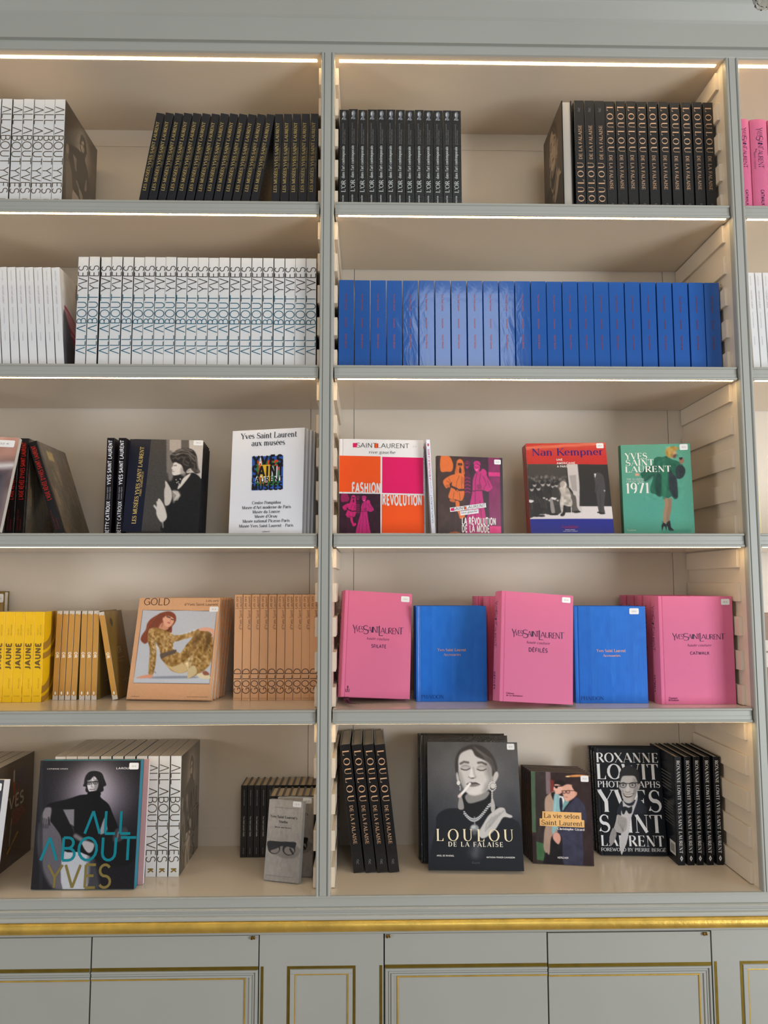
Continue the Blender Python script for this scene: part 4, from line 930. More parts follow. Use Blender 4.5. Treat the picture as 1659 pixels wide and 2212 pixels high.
# museums book
Qy = (168, 250, 1330, 165, 94, 1915, 1305, 1910)
ysl = Book('white_catalogue', .2101, .2881, .0160, ((236, 236, 240), 'satin'), hard=False, Q=Qy, pages=mat('pages_cool', (200, 208, 222), .7, lines=2600.0))
ysl.ft([('Yves Saint Laurent', 'roman', 302, 376, 1210, 325, 92), ('aux mus\u00e9es', 'roman', 478, 490, 1020, 458, 92)], (34, 34, 44))
ysl.ft([('Centre Pompidou', 'roman', 488, 1438, 958, 1424, 48), ("Mus\u00e9e d'Art moderne de Paris", 'roman', 322, 1522, 1126, 1490, 48), ('Mus\u00e9e du Louvre', 'roman', 496, 1586, 946, 1570, 48), ("Mus\u00e9e d'Orsay", 'roman', 532, 1660, 908, 1644, 48),
        ('Mus\u00e9e national Picasso-Paris', 'roman', 332, 1735, 1106, 1716, 48), ('Mus\u00e9e Yves Saint Laurent - Paris', 'roman', 272, 1815, 1166, 1790, 48), ('Gallimard', 'roman', 656, 1882, 780, 1880, 18)], (40, 40, 52))
sq = lambda x0, y0, x1, y1: [[(x0, y0), (x1, y0-25*(x1-x0)/510), (x1, y1-25*(x1-x0)/510), (x0, y1)]]
ysl.fr(sq(487, 662, 992, 1214), (44, 92, 178), 'cover_motif', e=.0004)
ysl.fr(sq(555, 732, 925, 1140), (52, 122, 62), 'cover_motif', e=.0006)
ysl.ft([('YV', 'bold', 560, 890, 770, 880, 160), ('ES', 'bold', 740, 900, 925, 890, 170), ('YA', 'bold', 575, 1135, 740, 1125, 220)], (222, 62, 36), 'cover_motif', e=.0008)
ysl.fr(sq(622, 800, 780, 1075), (236, 186, 44), 'cover_motif', e=.0010)
ysl.ft([('A', 'bold', 600, 800, 650, 798, 130), ('A', 'bold', 540, 1085, 590, 1080, 110), ('W', 'bold', 620, 1085, 760, 1078, 110), ('NI', 'bold', 800, 1060, 950, 1050, 240)], (232, 232, 236), 'cover_motif', e=.0012)
ysl.ft([('YVES', 'black', 490, 800, 992, 770, 140), ('SAINT', 'black', 486, 995, 990, 968, 170), ('LAURENT', 'bold', 486, 1085, 990, 1060, 75), ('MUSEES', 'black', 482, 1210, 988, 1185, 100)], (14, 12, 18), 'cover_motif', e=.0014)
MY = face(-.3781, .0880, z3+.0004, -14.55, 3.1)
ysl.make(MY, 'white catalogue with black serif title and coloured square motif, third shelf')
for i in range(3):
    ysl.make(behind(MY, .0168*(i+1), .004*(i+1)), 'white catalogue %s behind the one with coloured square motif, third shelf' % ORDS[i], 'white catalogues stacked behind', drop=('cover_lettering', 'cover_motif'))
ysp = Book('white_catalogue', .20, .285, .027, ((232, 230, 232), 'satin'), hard=False)
ysp.sp([('Yves Saint Laurent aux mus\u00e9es', 'roman', 'up', .20, .76, .30, .55)], (34, 34, 44))
ysp.make(spine_out(ysp, -.1305-.0095-.0275-.001, .165, z3+.0004), 'white spine with small black serif title right beside the divider, third shelf')
# fashion revolution
Qf = (95, 115, 1315, 165, 75, 1555, 1335, 1560)
ORG = (244, 84, 6); MAG = (226, 0, 96)
fas = Book('square_hardback', .2335, .2643, .026, ((236, 232, 230), 'satin'), Q=Qf)
def women(nx, ny, asp, two):
    """three women standing in a row, in two inks"""
    c = Cv(nx, ny, (48, 6, 30), asp)
    M1 = (206, 24, 112)
    L1 = (232, 112, 36) if two else M1; L2 = (196, 30, 116)
    if two: c.rect(0, 0, .42, 1, (62, 34, 20), .02); c.rect(.42, 0, .8, 1, (56, 14, 36), .02); c.rect(.78, 0, .96, 1, (132, 14, 84), .01); c.rect(.78, .19, .96, .24, (226, 40, 130), .01); c.rect(.78, .88, .97, .97, (240, 40, 130), .01); c.rect(.96, 0, 1, 1, (40, 8, 26), .01)
    c.noise(9, 14)
    c.poly([(.06, .0), (.18, .0), (.24, .10), (.22, .19), (.14, .20), (.05, .19)], L1 if two else (150, 16, 84), .008)
    D1 = (58, 26, 14) if two else (60, 6, 36); D2 = (64, 6, 38); mid = lambda c_, k: tuple(int(v*k) for v in c_)
    # first woman: long fair hair, belted jacket, boots
    c.poly([(.265, .215), (.285, .13), (.30, .06), (.345, .032), (.39, .06), (.405, .14), (.415, .22), (.385, .235), (.30, .235)], L1, .008)
    for x in (.285, .30, .395, .405): c.line([(x+.01, .08), (x, .15), (x-.004, .21)], mid(L1, .7), .006, .005, .8)
    c.ell(.347, .115, .027, .045, mid(L1, 1.0), .005); c.ell(.347, .118, .024, .038, mid(L1, .80), .008, .7)
    c.poly([(.315, .09), (.345, .085), (.345, .115), (.32, .115)], D1, .004); c.poly([(.352, .085), (.38, .09), (.375, .115), (.352, .115)], D1, .004); c.line([(.335, .145), (.358, .145)], D1, .006, .003)
    c.poly([(.33, .16), (.365, .16), (.36, .25), (.335, .25)], D1, .008)
    c.poly([(.25, .235), (.31, .215), (.38, .22), (.42, .27), (.41, .36), (.415, .44), (.37, .56), (.27, .55), (.165, .53), (.19, .44), (.215, .37), (.225, .30)], L1, .006)
    c.poly([(.25, .235), (.15, .27), (.085, .325), (.115, .395), (.145, .41), (.18, .36), (.235, .31)], L1, .006); c.poly([(.115, .385), (.15, .40), (.19, .395), (.18, .36), (.14, .37)], mid(L1, .85), .006)
    c.line([(.145, .32), (.19, .345)], mid(L1, .55), .006, .005); c.line([(.17, .28), (.20, .33)], mid(L1, .6), .005, .005)
    c.line([(.205, .385), (.26, .405), (.32, .43), (.40, .425)], D1, .026, .004); c.ell(.285, .42, .022, .02, D1, .004); c.ell(.30, .44, .02, .016, mid(L1, .8), .005)
    for q in (((.33, .25), (.29, .33), (.285, .40)), ((.37, .26), (.36, .34), (.37, .41)), ((.25, .46), (.235, .54)), ((.33, .46), (.34, .55)), ((.39, .27), (.38, .35))): c.line(list(q), mid(L1, .55), .006, .005)
    c.poly([(.185, .57), (.25, .58), (.265, .70), (.245, .88), (.25, .96), (.19, .96), (.20, .80)], D1, .008); c.poly([(.19, .545), (.26, .555), (.255, .585), (.19, .575)], mid(L1, .9), .005)
    c.poly([(.27, .575), (.325, .58), (.335, .66), (.36, .72), (.40, .71), (.405, .77), (.33, .79), (.29, .70)], L1, .006); c.poly([(.29, .70), (.33, .79), (.34, .90), (.30, .96), (.28, .86)], D1, .008)
    c.line([(.19, .975), (.27, .965), (.33, .98)], mid(L1, .8), .022, .008)
    # second woman, mostly in the dark between them
    c.ell(.455, .095, .042, .05, mid(L2, .55), .012); c.ell(.452, .12, .022, .034, mid(L2, .9), .006); c.poly([(.428, .10), (.476, .10), (.47, .12), (.432, .12)], D2, .004)
    c.poly([(.42, .20), (.49, .20), (.50, .50), (.41, .48)], mid(L2, .38), .012)
    for k in range(5): c.line([(.415, .28+.045*k), (.45, .265+.045*k), (.495, .28+.045*k)], mid(L2, .9), .010, .006)
    # third woman: beret, smile, long hooded coat
    c.poly([(.555, .10), (.56, .065), (.60, .048), (.645, .06), (.66, .10), (.64, .115), (.60, .09)], L2, .005); c.line([(.556, .103), (.60, .088), (.655, .11)], D2, .007, .003)
    c.poly([(.56, .105), (.60, .092), (.645, .115), (.645, .15), (.625, .185), (.59, .19), (.565, .16)], mid(L2, 1.12), .005)
    c.line([(.572, .128), (.585, .126)], D2, .007, .003); c.line([(.61, .13), (.625, .132)], D2, .007, .003); c.poly([(.575, .155), (.60, .162), (.622, .155), (.60, .175)], (246, 150, 196), .004); c.line([(.595, .13), (.59, .148)], mid(L2, .7), .005, .004)
    c.poly([(.60, .19), (.63, .18), (.68, .185), (.735, .205), (.775, .27), (.83, .36), (.835, .395), (.77, .44), (.70, .425), (.68, .44), (.70, .60), (.735, .82), (.74, 1.0), (.42, 1.0), (.45, .74), (.50, .56), (.53, .42), (.535, .32), (.56, .24)], L2, .006)
    c.poly([(.675, .16), (.71, .15), (.745, .18), (.75, .215), (.70, .225), (.66, .20)], mid(L2, 1.05), .006)
    for q in (((.605, .20), (.575, .30), (.57, .60), (.56, .98)), ((.70, .25), (.745, .34), (.70, .41)), ((.66, .21), (.64, .30), (.66, .42)), ((.53, .62), (.49, .80), (.47, .99)), ((.64, .56), (.665, .80), (.67, .99)), ((.76, .30), (.80, .38))): c.line(list(q), mid(L2, .52), .007, .005)
    c.poly([(.60, .36), (.66, .35), (.665, .40), (.61, .415)], mid(L2, .75), .005); c.line([(.53, .44), (.60, .43), (.69, .43)], mid(L2, .5), .012, .005)
    c.noise(6); return c
fas.fr([[(97, 370), (690, 393), (688, 935), (85, 915)]], ORG, 'cover_print')
fas.fr([[(715, 400), (1315, 425), (1322, 958), (712, 938)]], MAG, 'cover_print')
fas.fr([[(708, 960), (1328, 980), (1337, 1530), (705, 1527)]], ORG, 'cover_print')
u0, v0 = fas.uv(85, 940); u1, v1 = fas.uv(687, 1530)
fas.add('cover_picture', picture('cover_picture', women(90, 90, 1.05, False), fas.W, fas.H, PRINT, (max(u0, 0), v0, u1, 1.0)))
fas.ft([('SAINTLAURENT', 'sans', 345, 244, 1106, 286, 66)], (24, 20, 22), e=.0008); fas.ft([('rive gauche', 'italic', 520, 345, 906, 362, 46)], (60, 58, 62), e=.0008)
fas.fr([[(291, 184), (352, 184), (348, 250), (291, 250)]], MAG, 'cover_print', e=.0005); fas.fr([[(610, 198), (652, 200), (652, 268), (610, 266)]], ORG, 'cover_print', e=.0005)
fas.ft([('FASHION', 'black', 270, 925, 688, 938, 140), ('REVOLUTION', 'black', 716, 1108, 1298, 1122, 140)], (226, 220, 220), e=.0009)
fas.ft([('25 \u20ac', 'sans', 1158, 262, 1216, 266, 18)], (180, 180, 184), 'price_mark', e=.0008)
fas.make(face(-.0788, .0824, z3+.0004, 4.5, .6), 'white, orange and magenta cover in four squares beside the divider, third shelf')
rev = Book('slim_paperback', .20, .2615, .0105, ((226, 228, 240), 'gloss'), hard=False)
rev.sp([('SAINTLAURENT', 'sans', 'up', .12, .42, .3, .72)], (40, 40, 60)); rev.sp([('rive gauche', 'italic', 'up', .43, .56, .3, .66)], (110, 112, 130), 'spine_subtitle')
rev.sp([('LA REVOLUTION DE LA MODE', 'bold', 'up', .57, .90, .28, .70)], (222, 60, 100), 'spine_title'); rev.sr([[(.35, .93), (.6, .93), (.72, .945), (.6, .96), (.35, .96), (.25, .945)]], (210, 50, 80))
rev.make(spine_out(rev, .1495, .120, z3+.0004), 'slim white spine with magenta and blue lettering touching the four-square cover', 'slim white spines beside the four-square cover')
rev.make(spine_out(rev, P(932.4, 1153, .078)[0], .0775, z3+.0004, lean=-3.0), 'slim white tilted spine standing left of the orange and purple cover', 'slim white spines beside the four-square cover')
Qr = (280, 340, 1500, 400, 301, 1704, 1510, 1706)
mode = Book('square_paperback', .190, .2185, .016, ((44, 18, 26), 'gloss'), hard=False, Q=Qr)
mode.add('cover_picture', picture('cover_picture', women(130, 150, .93, True), .190, .2185, PRINTW))
mode.fr([[(514, 1240), (1178, 1158), (1186, 1232), (524, 1312)], [(700, 1300), (1040, 1262), (1046, 1330), (710, 1372)]], (236, 232, 232), 'label_strip', e=.0005)
mode.fr([[(530, 1250), (590, 1243), (596, 1290), (536, 1298)]], MAG, 'cover_print', e=.0007); mode.fr([[(775, 1222), (812, 1218), (818, 1268), (781, 1272)]], ORG, 'cover_print', e=.0007)
def tilt(b, txt, sty, x0, y0, x1, y1, cap, col, e=.0009):
    (u0, v0), (u1, v1) = b.uv(x0, y0), b.uv(x1, y1); h = cap/abs(b.Q[5]-b.Q[1])*b.H
    V, F = tcode(txt, sty, lambda tx, ty: (b.W*(u0+(u1-u0)*tx), -e, b.H*(1-v0-(v1-v0)*tx)+h*ty)); b.add('cover_lettering', mesh('cover_lettering', V, F, plain(col)))
tilt(mode, 'SAINTLAURENT', 'sans', 575, 1290, 1165, 1222, 52, (24, 20, 22)); tilt(mode, 'rive gauche', 'italic', 722, 1345, 1022, 1310, 36, (60, 58, 62))
mode.ft([('LA R\u00c9VOLUTION', 'black', 736, 1520, 1362, 1524, 110), ('DE LA MODE', 'black', 736, 1648, 1240, 1650, 112)], (240, 232, 228), e=.0009)
mode.sticker(1342, 425, 1468, 512, '35 \u20ac')
mode.make(face(.1905, .0850, z3+.0004, 11.0, 0.6), 'square dark cover of women in orange and purple ink, third shelf')
# american woman book
Qn = (118, 158, 1412, 135, 207, 1629, 1568, 1625)
nan_ = Book('square_paperback', .2277, .2791, .0165, ((150, 20, 24), 'gloss'), hard=False, Q=Qn, pages=mat('pages_red', (150, 110, 110), .6, lines=2000.0))
def crowd():
    c = Cv(150, 160, (38, 34, 33), .95, Qn)
    c.rect(100, 130, 1500, 505, (200, 20, 22), .004, 1); c.rect(100, 505, 640, 560, (90, 84, 80), .02)
    c.poly([(150, 1400), (1600, 1400), (1600, 1190), (1030, 1190), (900, 1290), (420, 1300), (250, 1360)], (226, 216, 214), .006, False)
    c.poly([(790, 505), (965, 500), (1045, 1295), (960, 1290), (890, 960), (830, 880)], (206, 198, 194), .006, False)
    c.poly([(830, 690), (940, 680), (960, 950), (880, 940)], (170, 162, 158), .012, False)
    c.rect(1000, 510, 1530, 1190, (30, 26, 26), .01)
    r = np.random.default_rng(8)
    c.rect(150, 505, 790, 740, (60, 56, 52), .02)
    for k in range(60): c.ell(160+r.random()*620, 700+r.random()*120, 22, 26, [(90, 84, 80), (50, 46, 44), (130, 124, 118)][k % 3], .01, .7)
    heads = [(265, 840), (400, 830), (495, 830), (570, 860), (630, 845), (220, 910), (330, 900)]
    for i, (x, y) in enumerate(heads):
        c.poly([(x-70, y+60), (x, y+30), (x+75, y+70), (x+95, y+300), (x+60, 1300), (x-60, 1300), (x-85, y+260)], [(30, 27, 27), (52, 48, 46), (40, 36, 36)][i % 3], .01)
        c.ell(x, y, 32, 42, (176, 168, 162), .008); c.ell(x-8, y-22, 36, 28, (30, 27, 27), .008); c.line([(x-18, y-2), (x+22, y-4)], (40, 36, 36), 7, .004)
    for k in range(16): c.line([(200+38*k, 1000+r.random()*100), (230+38*k, 1120+r.random()*120)], (96, 90, 86), 9, .012, .6)
    for k in range(6): c.ell(420+45*k, 1060+20*(k % 3), 18, 14, (190, 180, 174), .006)
    c.poly([(510, 1080), (550, 1045), (630, 1060), (600, 1085)], (226, 220, 216), .004, False)
    c.poly([(520, 1090), (560, 1090), (600, 1290), (540, 1290)], (150, 142, 138), .01)
    c.poly([(170, 1090), (250, 1100), (230, 1130), (180, 1130)], (226, 220, 216), .006)
    # woman in a patterned dress on a chair
    c.poly([(640, 880), (690, 800), (760, 770), (800, 830), (820, 900), (880, 990), (940, 1040), (960, 1200), (1000, 1280), (900, 1290), (830, 1110), (700, 1060), (670, 960)], (92, 84, 78), .01)
    c.poly([(670, 900), (760, 870), (830, 930), (860, 1040), (885, 1150), (850, 1200), (760, 1190), (720, 1310), (690, 1230), (680, 1100), (700, 1000)], (190, 180, 170), .008); c.noise(34, 34, (660, 870, 890, 1230), 5)
    c.ell(735, 840, 52, 58, (196, 186, 174), .01); c.ell(755, 850, 34, 44, (222, 212, 204), .008); c.ell(718, 830, 40, 50, (170, 160, 148), .014, .8)
    c.poly([(740, 1180), (780, 1200), (760, 1330), (700, 1350), (690, 1320), (730, 1280)], (26, 22, 22), .006)
    c.line([(865, 1190), (870, 1320)], (226, 220, 214), 12, .003); c.line([(800, 1200), (870, 1200)], (40, 36, 34), 8, .003)
    for x in (300, 380, 600, 560, 960): c.ell(x, 1345 if x < 420 else 1320 if x < 700 else 1280, 60, 16, (20, 18, 18), .006)
    # standing man
    c.poly([(1225, 680), (1300, 640), (1380, 690), (1410, 820), (1420, 950), (1400, 1200), (1410, 1290), (1330, 1300), (1300, 1210), (1270, 980), (1250, 960), (1255, 820)], (66, 62, 64), .008)
    c.poly([(1235, 660), (1270, 660), (1250, 730)], (232, 226, 224), .006, False); c.line([(1290, 850), (1270, 960)], (40, 38, 40), 6, .006); c.line([(1335, 980), (1345, 1280)], (44, 42, 44), 8, .008)
    c.ell(1405, 940, 12, 14, (190, 180, 176), .005); c.ell(1320, 1290, 34, 14, (24, 22, 22), .006); c.ell(1370, 1305, 50, 16, (24, 22, 22), .006)
    c.rect(100, 1392, 1600, 1700, (8, 22, 140), .003); c.rect(100, 130, 1500, 503, (200, 20, 22), .003)
    c.noise(4); return c
nan_.add('cover_picture', picture('cover_picture', crowd(), .2277, .2791, PRINTW))
nan_.ft([('Nan Kempner', 'roman', 225, 362, 1378, 350, 118)], (58, 20, 110), e=.0007); nan_.ft([('UNE', 'bold', 622, 446, 720, 446, 32), ('AMERICAINE', 'bold', 626, 502, 926, 502, 32), ('A PARIS', 'bold', 632, 558, 806, 558, 32)], (236, 226, 222), e=.0007)
nan_.ft([('Fondation', 'italic', 712, 1540, 975, 1538, 46)], (176, 30, 60), e=.0007); nan_.ft([('PIERRE BERGE', 'bold', 768, 1572, 926, 1572, 15), ('YVES SAINT LAURENT', 'bold', 728, 1594, 974, 1594, 13)], (200, 200, 222), 'publisher_name', e=.0007)
nan_.sticker(1260, 150, 1387, 232, '35 \u20ac')
MN = face(.4518, .1168, z3+.001, -4.5, 16)
nan_.make(MN, 'red and blue cover with a black and white audience photo, third shelf')
for i in range(3):
    nan_.make(behind(MN, .0175*(i+1), -.001*(i+1)), 'red and blue paperback %s behind the audience photo cover, third shelf' % ORDS[i], 'red and blue paperbacks stacked behind', drop=('cover_picture', 'cover_lettering', 'price_sticker', 'publisher_name'))
# green book
Qg = (190, 185, 1415, 148, 216, 1792, 1533, 1788)
def green():
    c = Cv(130, 175, (92, 164, 138), .73, Qg); c.glow(700, 1300, 900, 700, (78, 158, 140), .7, 1); c.glow(500, 400, 600, 500, (100, 158, 132), .6, 1)
    G1, G2, G3 = (34, 98, 74), (20, 60, 50), (40, 50, 52)
    c.poly([(1090, 1130), (1100, 1160), (1095, 1330), (1060, 1500), (1070, 1620), (1010, 1620), (1000, 1400), (1005, 1200)], (150, 116, 90), .008)
    c.poly([(950, 1110), (1010, 1120), (1040, 1250), (1000, 1420), (990, 1600), (945, 1600), (950, 1400), (975, 1250)], (166, 130, 100), .008)
    c.poly([(915, 1620), (950, 1580), (990, 1600), (1010, 1640), (1000, 1720), (980, 1650), (950, 1650), (925, 1720)], (34, 32, 36), .006)
    c.poly([(1000, 1600), (1060, 1540), (1080, 1600), (1090, 1660), (1135, 1700), (1125, 1722), (1050, 1715), (1030, 1660)], (34, 32, 36), .006)
    c.line([(945, 1590), (935, 1560)], (34, 32, 36), 10, .004)
    c.poly([(850, 395), (940, 400), (1010, 380), (1100, 440), (1200, 470), (1290, 540), (1340, 640), (1310, 750), (1240, 795), (1190, 790), (1195, 900), (1215, 1060), (1200, 1140), (1150, 1160), (1100, 1110), (1040, 1140), (990, 1130), (940, 1100), (880, 1115), (800, 1070), (720, 1040), (715, 940), (770, 740), (660, 820), (600, 830), (560, 770), (540, 690), (640, 600), (760, 540), (780, 440)], G1, .005)
    c.poly([(1240, 540), (1330, 600), (1335, 700), (1280, 780), (1200, 790), (1170, 700), (1180, 590)], G3, .010)
    c.poly([(1050, 640), (1120, 700), (1190, 800), (1210, 1080), (1190, 1150), (1120, 1100), (1050, 950)], G3, .014); c.poly([(830, 700), (920, 760), (900, 1080), (830, 1080), (800, 900)], G2, .02, a=.8)
    c.poly([(930, 560), (1010, 600), (1000, 1100), (930, 1090)], (48, 124, 92), .02, a=.8); c.line([(850, 520), (960, 440)], (60, 130, 100), 26, .02, .6); c.line([(640, 820), (770, 730)], G2, 40, .02, .8)
    c.noise(7, 26, (540, 390, 1340, 1160), 4)
    c.poly([(1085, 420), (1060, 330), (1120, 270), (1175, 300), (1180, 350), (1165, 410), (1120, 412)], (186, 146, 112), .008); c.poly([(1130, 360), (1180, 350), (1165, 412), (1125, 410)], (80, 60, 50), .015, a=.8)
    c.poly([(985, 330), (990, 260), (1050, 215), (1140, 205), (1215, 230), (1190, 275), (1140, 290), (1120, 340), (1080, 400), (1030, 405)], (176, 142, 66), .01); c.noise(22, 30, (985, 205, 1215, 405), 6)
    c.poly([(1225, 440), (1290, 410), (1320, 470), (1270, 530), (1240, 500)], (150, 112, 92), .008); c.poly([(1230, 410), (1290, 405), (1270, 450), (1240, 440)], (34, 34, 36), .006)
    c.poly([(440, 735), (455, 695), (510, 700), (505, 740)], (222, 160, 130), .006)
    c.poly([(900, 1730), (1400, 1690), (1400, 1760), (950, 1760)], (60, 130, 108), .03, a=.5); c.noise(3); return c
grn = Book('hardback_book', .1889, .2581, .034, ((62, 118, 94), 'satin'), round_=.004, Q=Qg)
grn.add('cover_picture', picture('cover_picture', green(), .1889, .2581, PRINT))
grn.ft([('YVES', 'didone', 262, 443, 662, 433, 108), ('SAINT', 'didone', 272, 562, 776, 548, 108), ('LAURENT', 'didone', 268, 682, 1084, 662, 106), ('1971', 'didone', 272, 1054, 686, 1046, 180)], (240, 238, 228), e=.0007)
grn.ft([('THE SCANDAL', 'roman', 276, 818, 606, 812, 30), ('COLLECTION', 'roman', 276, 858, 594, 853, 30), ('Fondation', 'italic', 270, 1722, 436, 1722, 32)], (214, 222, 210), 'subtitle_lettering', e=.0007)
grn.sticker(1230, 165, 1380, 268, '30 \u20ac')
grn.make(face(.7154, .1263, z3+.0006, -9, 3.9), 'green cover with a woman in a fur coat, right end of third shelf')
crm = Book('slim_paperback', .18, .272, .0107, ((232, 220, 168), 'matt'), hard=False)
crm.sp([('II', 'roman', 'across', .90, .925, .35, .65), ('2013', 'roman', 'down', .37, .43, .3, .62)], (110, 100, 60)); crm.sp([('Les Cahiers du Musee Berbere', 'roman', 'down', .50, .80, .30, .55), ('FONDATION JARDIN MAJORELLE', 'sans', 'down', .12, .30, .35, .5)], (140, 128, 84), 'spine_subtitle')
for i in range(5):
    crm.make(spine_out(crm, 1.0525+.01145*i, .135, z3+.0004, lean=-1.4), '%s from left of the pale yellow spines in the right bay, third shelf' % ORDS[i], 'pale yellow spines in the right bay')
# ---- comp 4
z4 = ZS[4]
YEL = (246, 196, 22); BRN = (140, 100, 40)
jau = Book('yellow_paperback', .150, .245, .0262, (YEL, 'satin'), hard=False)
jau.sp([('JAUNE', 'black', 'up', .365, .65, .22, .74)], (112, 86, 34)); jau.sp([('ABECEDAIRE', 'sans', 'up', .735, .86, .62, .74), ('SECRET', 'sans', 'up', .74, .82, .34, .46), ('MATHILDE LAURENT', 'sans', 'up', .15, .265, .6, .72), ('GALLIMARD', 'sans', 'across', .062, .075, .2, .8)], (150, 118, 40), 'spine_subtitle')
V = []
def arcstrip(r0, r1, cx, cz, a0, a1, n=10):
    q = []
    for i in range(n):
        t0 = R(a0+(a1-a0)*i/n); t1 = R(a0+(a1-a0)*(i+1)/n)
        q.append([(cx+r0*math.cos(t0), cz+r0*math.sin(t0)), (cx+r1*math.cos(t0), cz+r1*math.sin(t0)), (cx+r1*math.cos(t1), cz+r1*math.sin(t1)), (cx+r0*math.cos(t1), cz+r0*math.sin(t1))])
    return q
jau.Q = (0, 0, 1, 0, 0, 1, 1, 1); qq = []
for s_ in (0, 1):
    for r0, r1 in ((.32, .50), (.58, .72)):
        for q in arcstrip(r0, r1, 0.0, 0.0, 0, 90):
            qq.append([(x, (.20 if s_ == 0 else .68)+y*.45) for x, y in q])
        qq.append([(r0, 0.0 if s_ == 0 else .52), (r1, 0.0 if s_ == 0 else .52), (r1, .20 if s_ == 0 else .68), (r0, .20 if s_ == 0 else .68)])
jau.fr(qq, (176, 132, 52), 'cover_print')
row(jau, 4, .156, [-8.6, 12.2, 33.0, 53.8, 75.0, 96.2], 1322, '# from left of five bright yellow paperbacks at the fourth shelf left', 'yellow paperbacks on the fourth shelf', jit=.0008)
OCH = (200, 148, 72)
orr = Book('ochre_paperback', .150, .246, .0152, ((214, 204, 192), 'gloss'), hard=False)
orr.sr([[(.0, .045), (.2, .06), (.5, .04), (.8, .055), (.97, .04), (.97, .97), (.7, .955), (.4, .97), (0, .96)]], OCH, 'spine_print', 'satin')
orr.sp([('O', 'black', 'down', .505, .535, .24, .72), ('R', 'black', 'down', .468, .500, .24, .72)], (246, 236, 220)); orr.sr([[(.30, .075), (.48, .055), (.66, .075), (.48, .10)]], (250, 246, 236), 'spine_mark', e=.0006)
c = Cv(40, 60, (128, 100, 40), .6); c.noise(6, 6); c.ell(.30, .13, .07, .045, (60, 52, 34), .01)
orr.add('cover_picture', picture('cover_picture', c, .150, .246, PRINTG)); orr.Q = (0, 0, 1, 0, 0, 1, 1, 1)
orr.ft([('OR', 'thin', .40, .50, .62, .50, .075)], (206, 188, 150), e=.0007); orr.ft([('LES PHOTOGRAPHIES', 'sans', .32, .56, .72, .56, .012), ('DE ROBERT AUFUVRE', 'sans', .36, .60, .68, .60, .012), ('AUTOUR DE LA COLLECTION', 'sans', .42, .82, .88, .82, .01)], (170, 152, 110), 'cover_lettering', e=.0007)
oe = [112.8, 126.2, 139.6, 152.8, 170.2, 183.2, 196.4]
for i, e in enumerate(oe):
    x = P(e, 1512, .196)[0]
    orr.make(spine_out(orr, x, .196, z4+.0004, lean=(1.0, 1.0, 1.0, 1.0, 0, 0, 0)[i]), '%s from left of seven slim ochre spines next to the yellow books' % ORDS[i], 'slim ochre spines on the fourth shelf')
orr.make(spine_out(orr, P(239, 1512, .191)[0]+.005, .191, z4+.0004, lean=-10.8), 'slim ochre book leaning left against the row beside the gold-titled cover')
gbx = Book('gold_mosaic_book', .10, .300, .03, ((128, 104, 52), 'satin'), Q=(0, 0, 1, 0, 0, 1, 1, 1))
c = Cv(40, 60, (132, 106, 50), .7); c.noise(34, 16); gbx.add('cover_picture', picture('cover_picture', c, .10, .300, PRINTG)); gbx.sticker(.75, .025, .97, .11, '45')
gbx.make(face(P(14.3, 1270, .34)[0]-.10, .33, z4+.0004), 'gold mosaic patterned book standing behind the yellow ones at far left')
Qo = (325, 237, 1450, 237, 110, 1675, 1305, 1695)
TAN = (216, 166, 124)
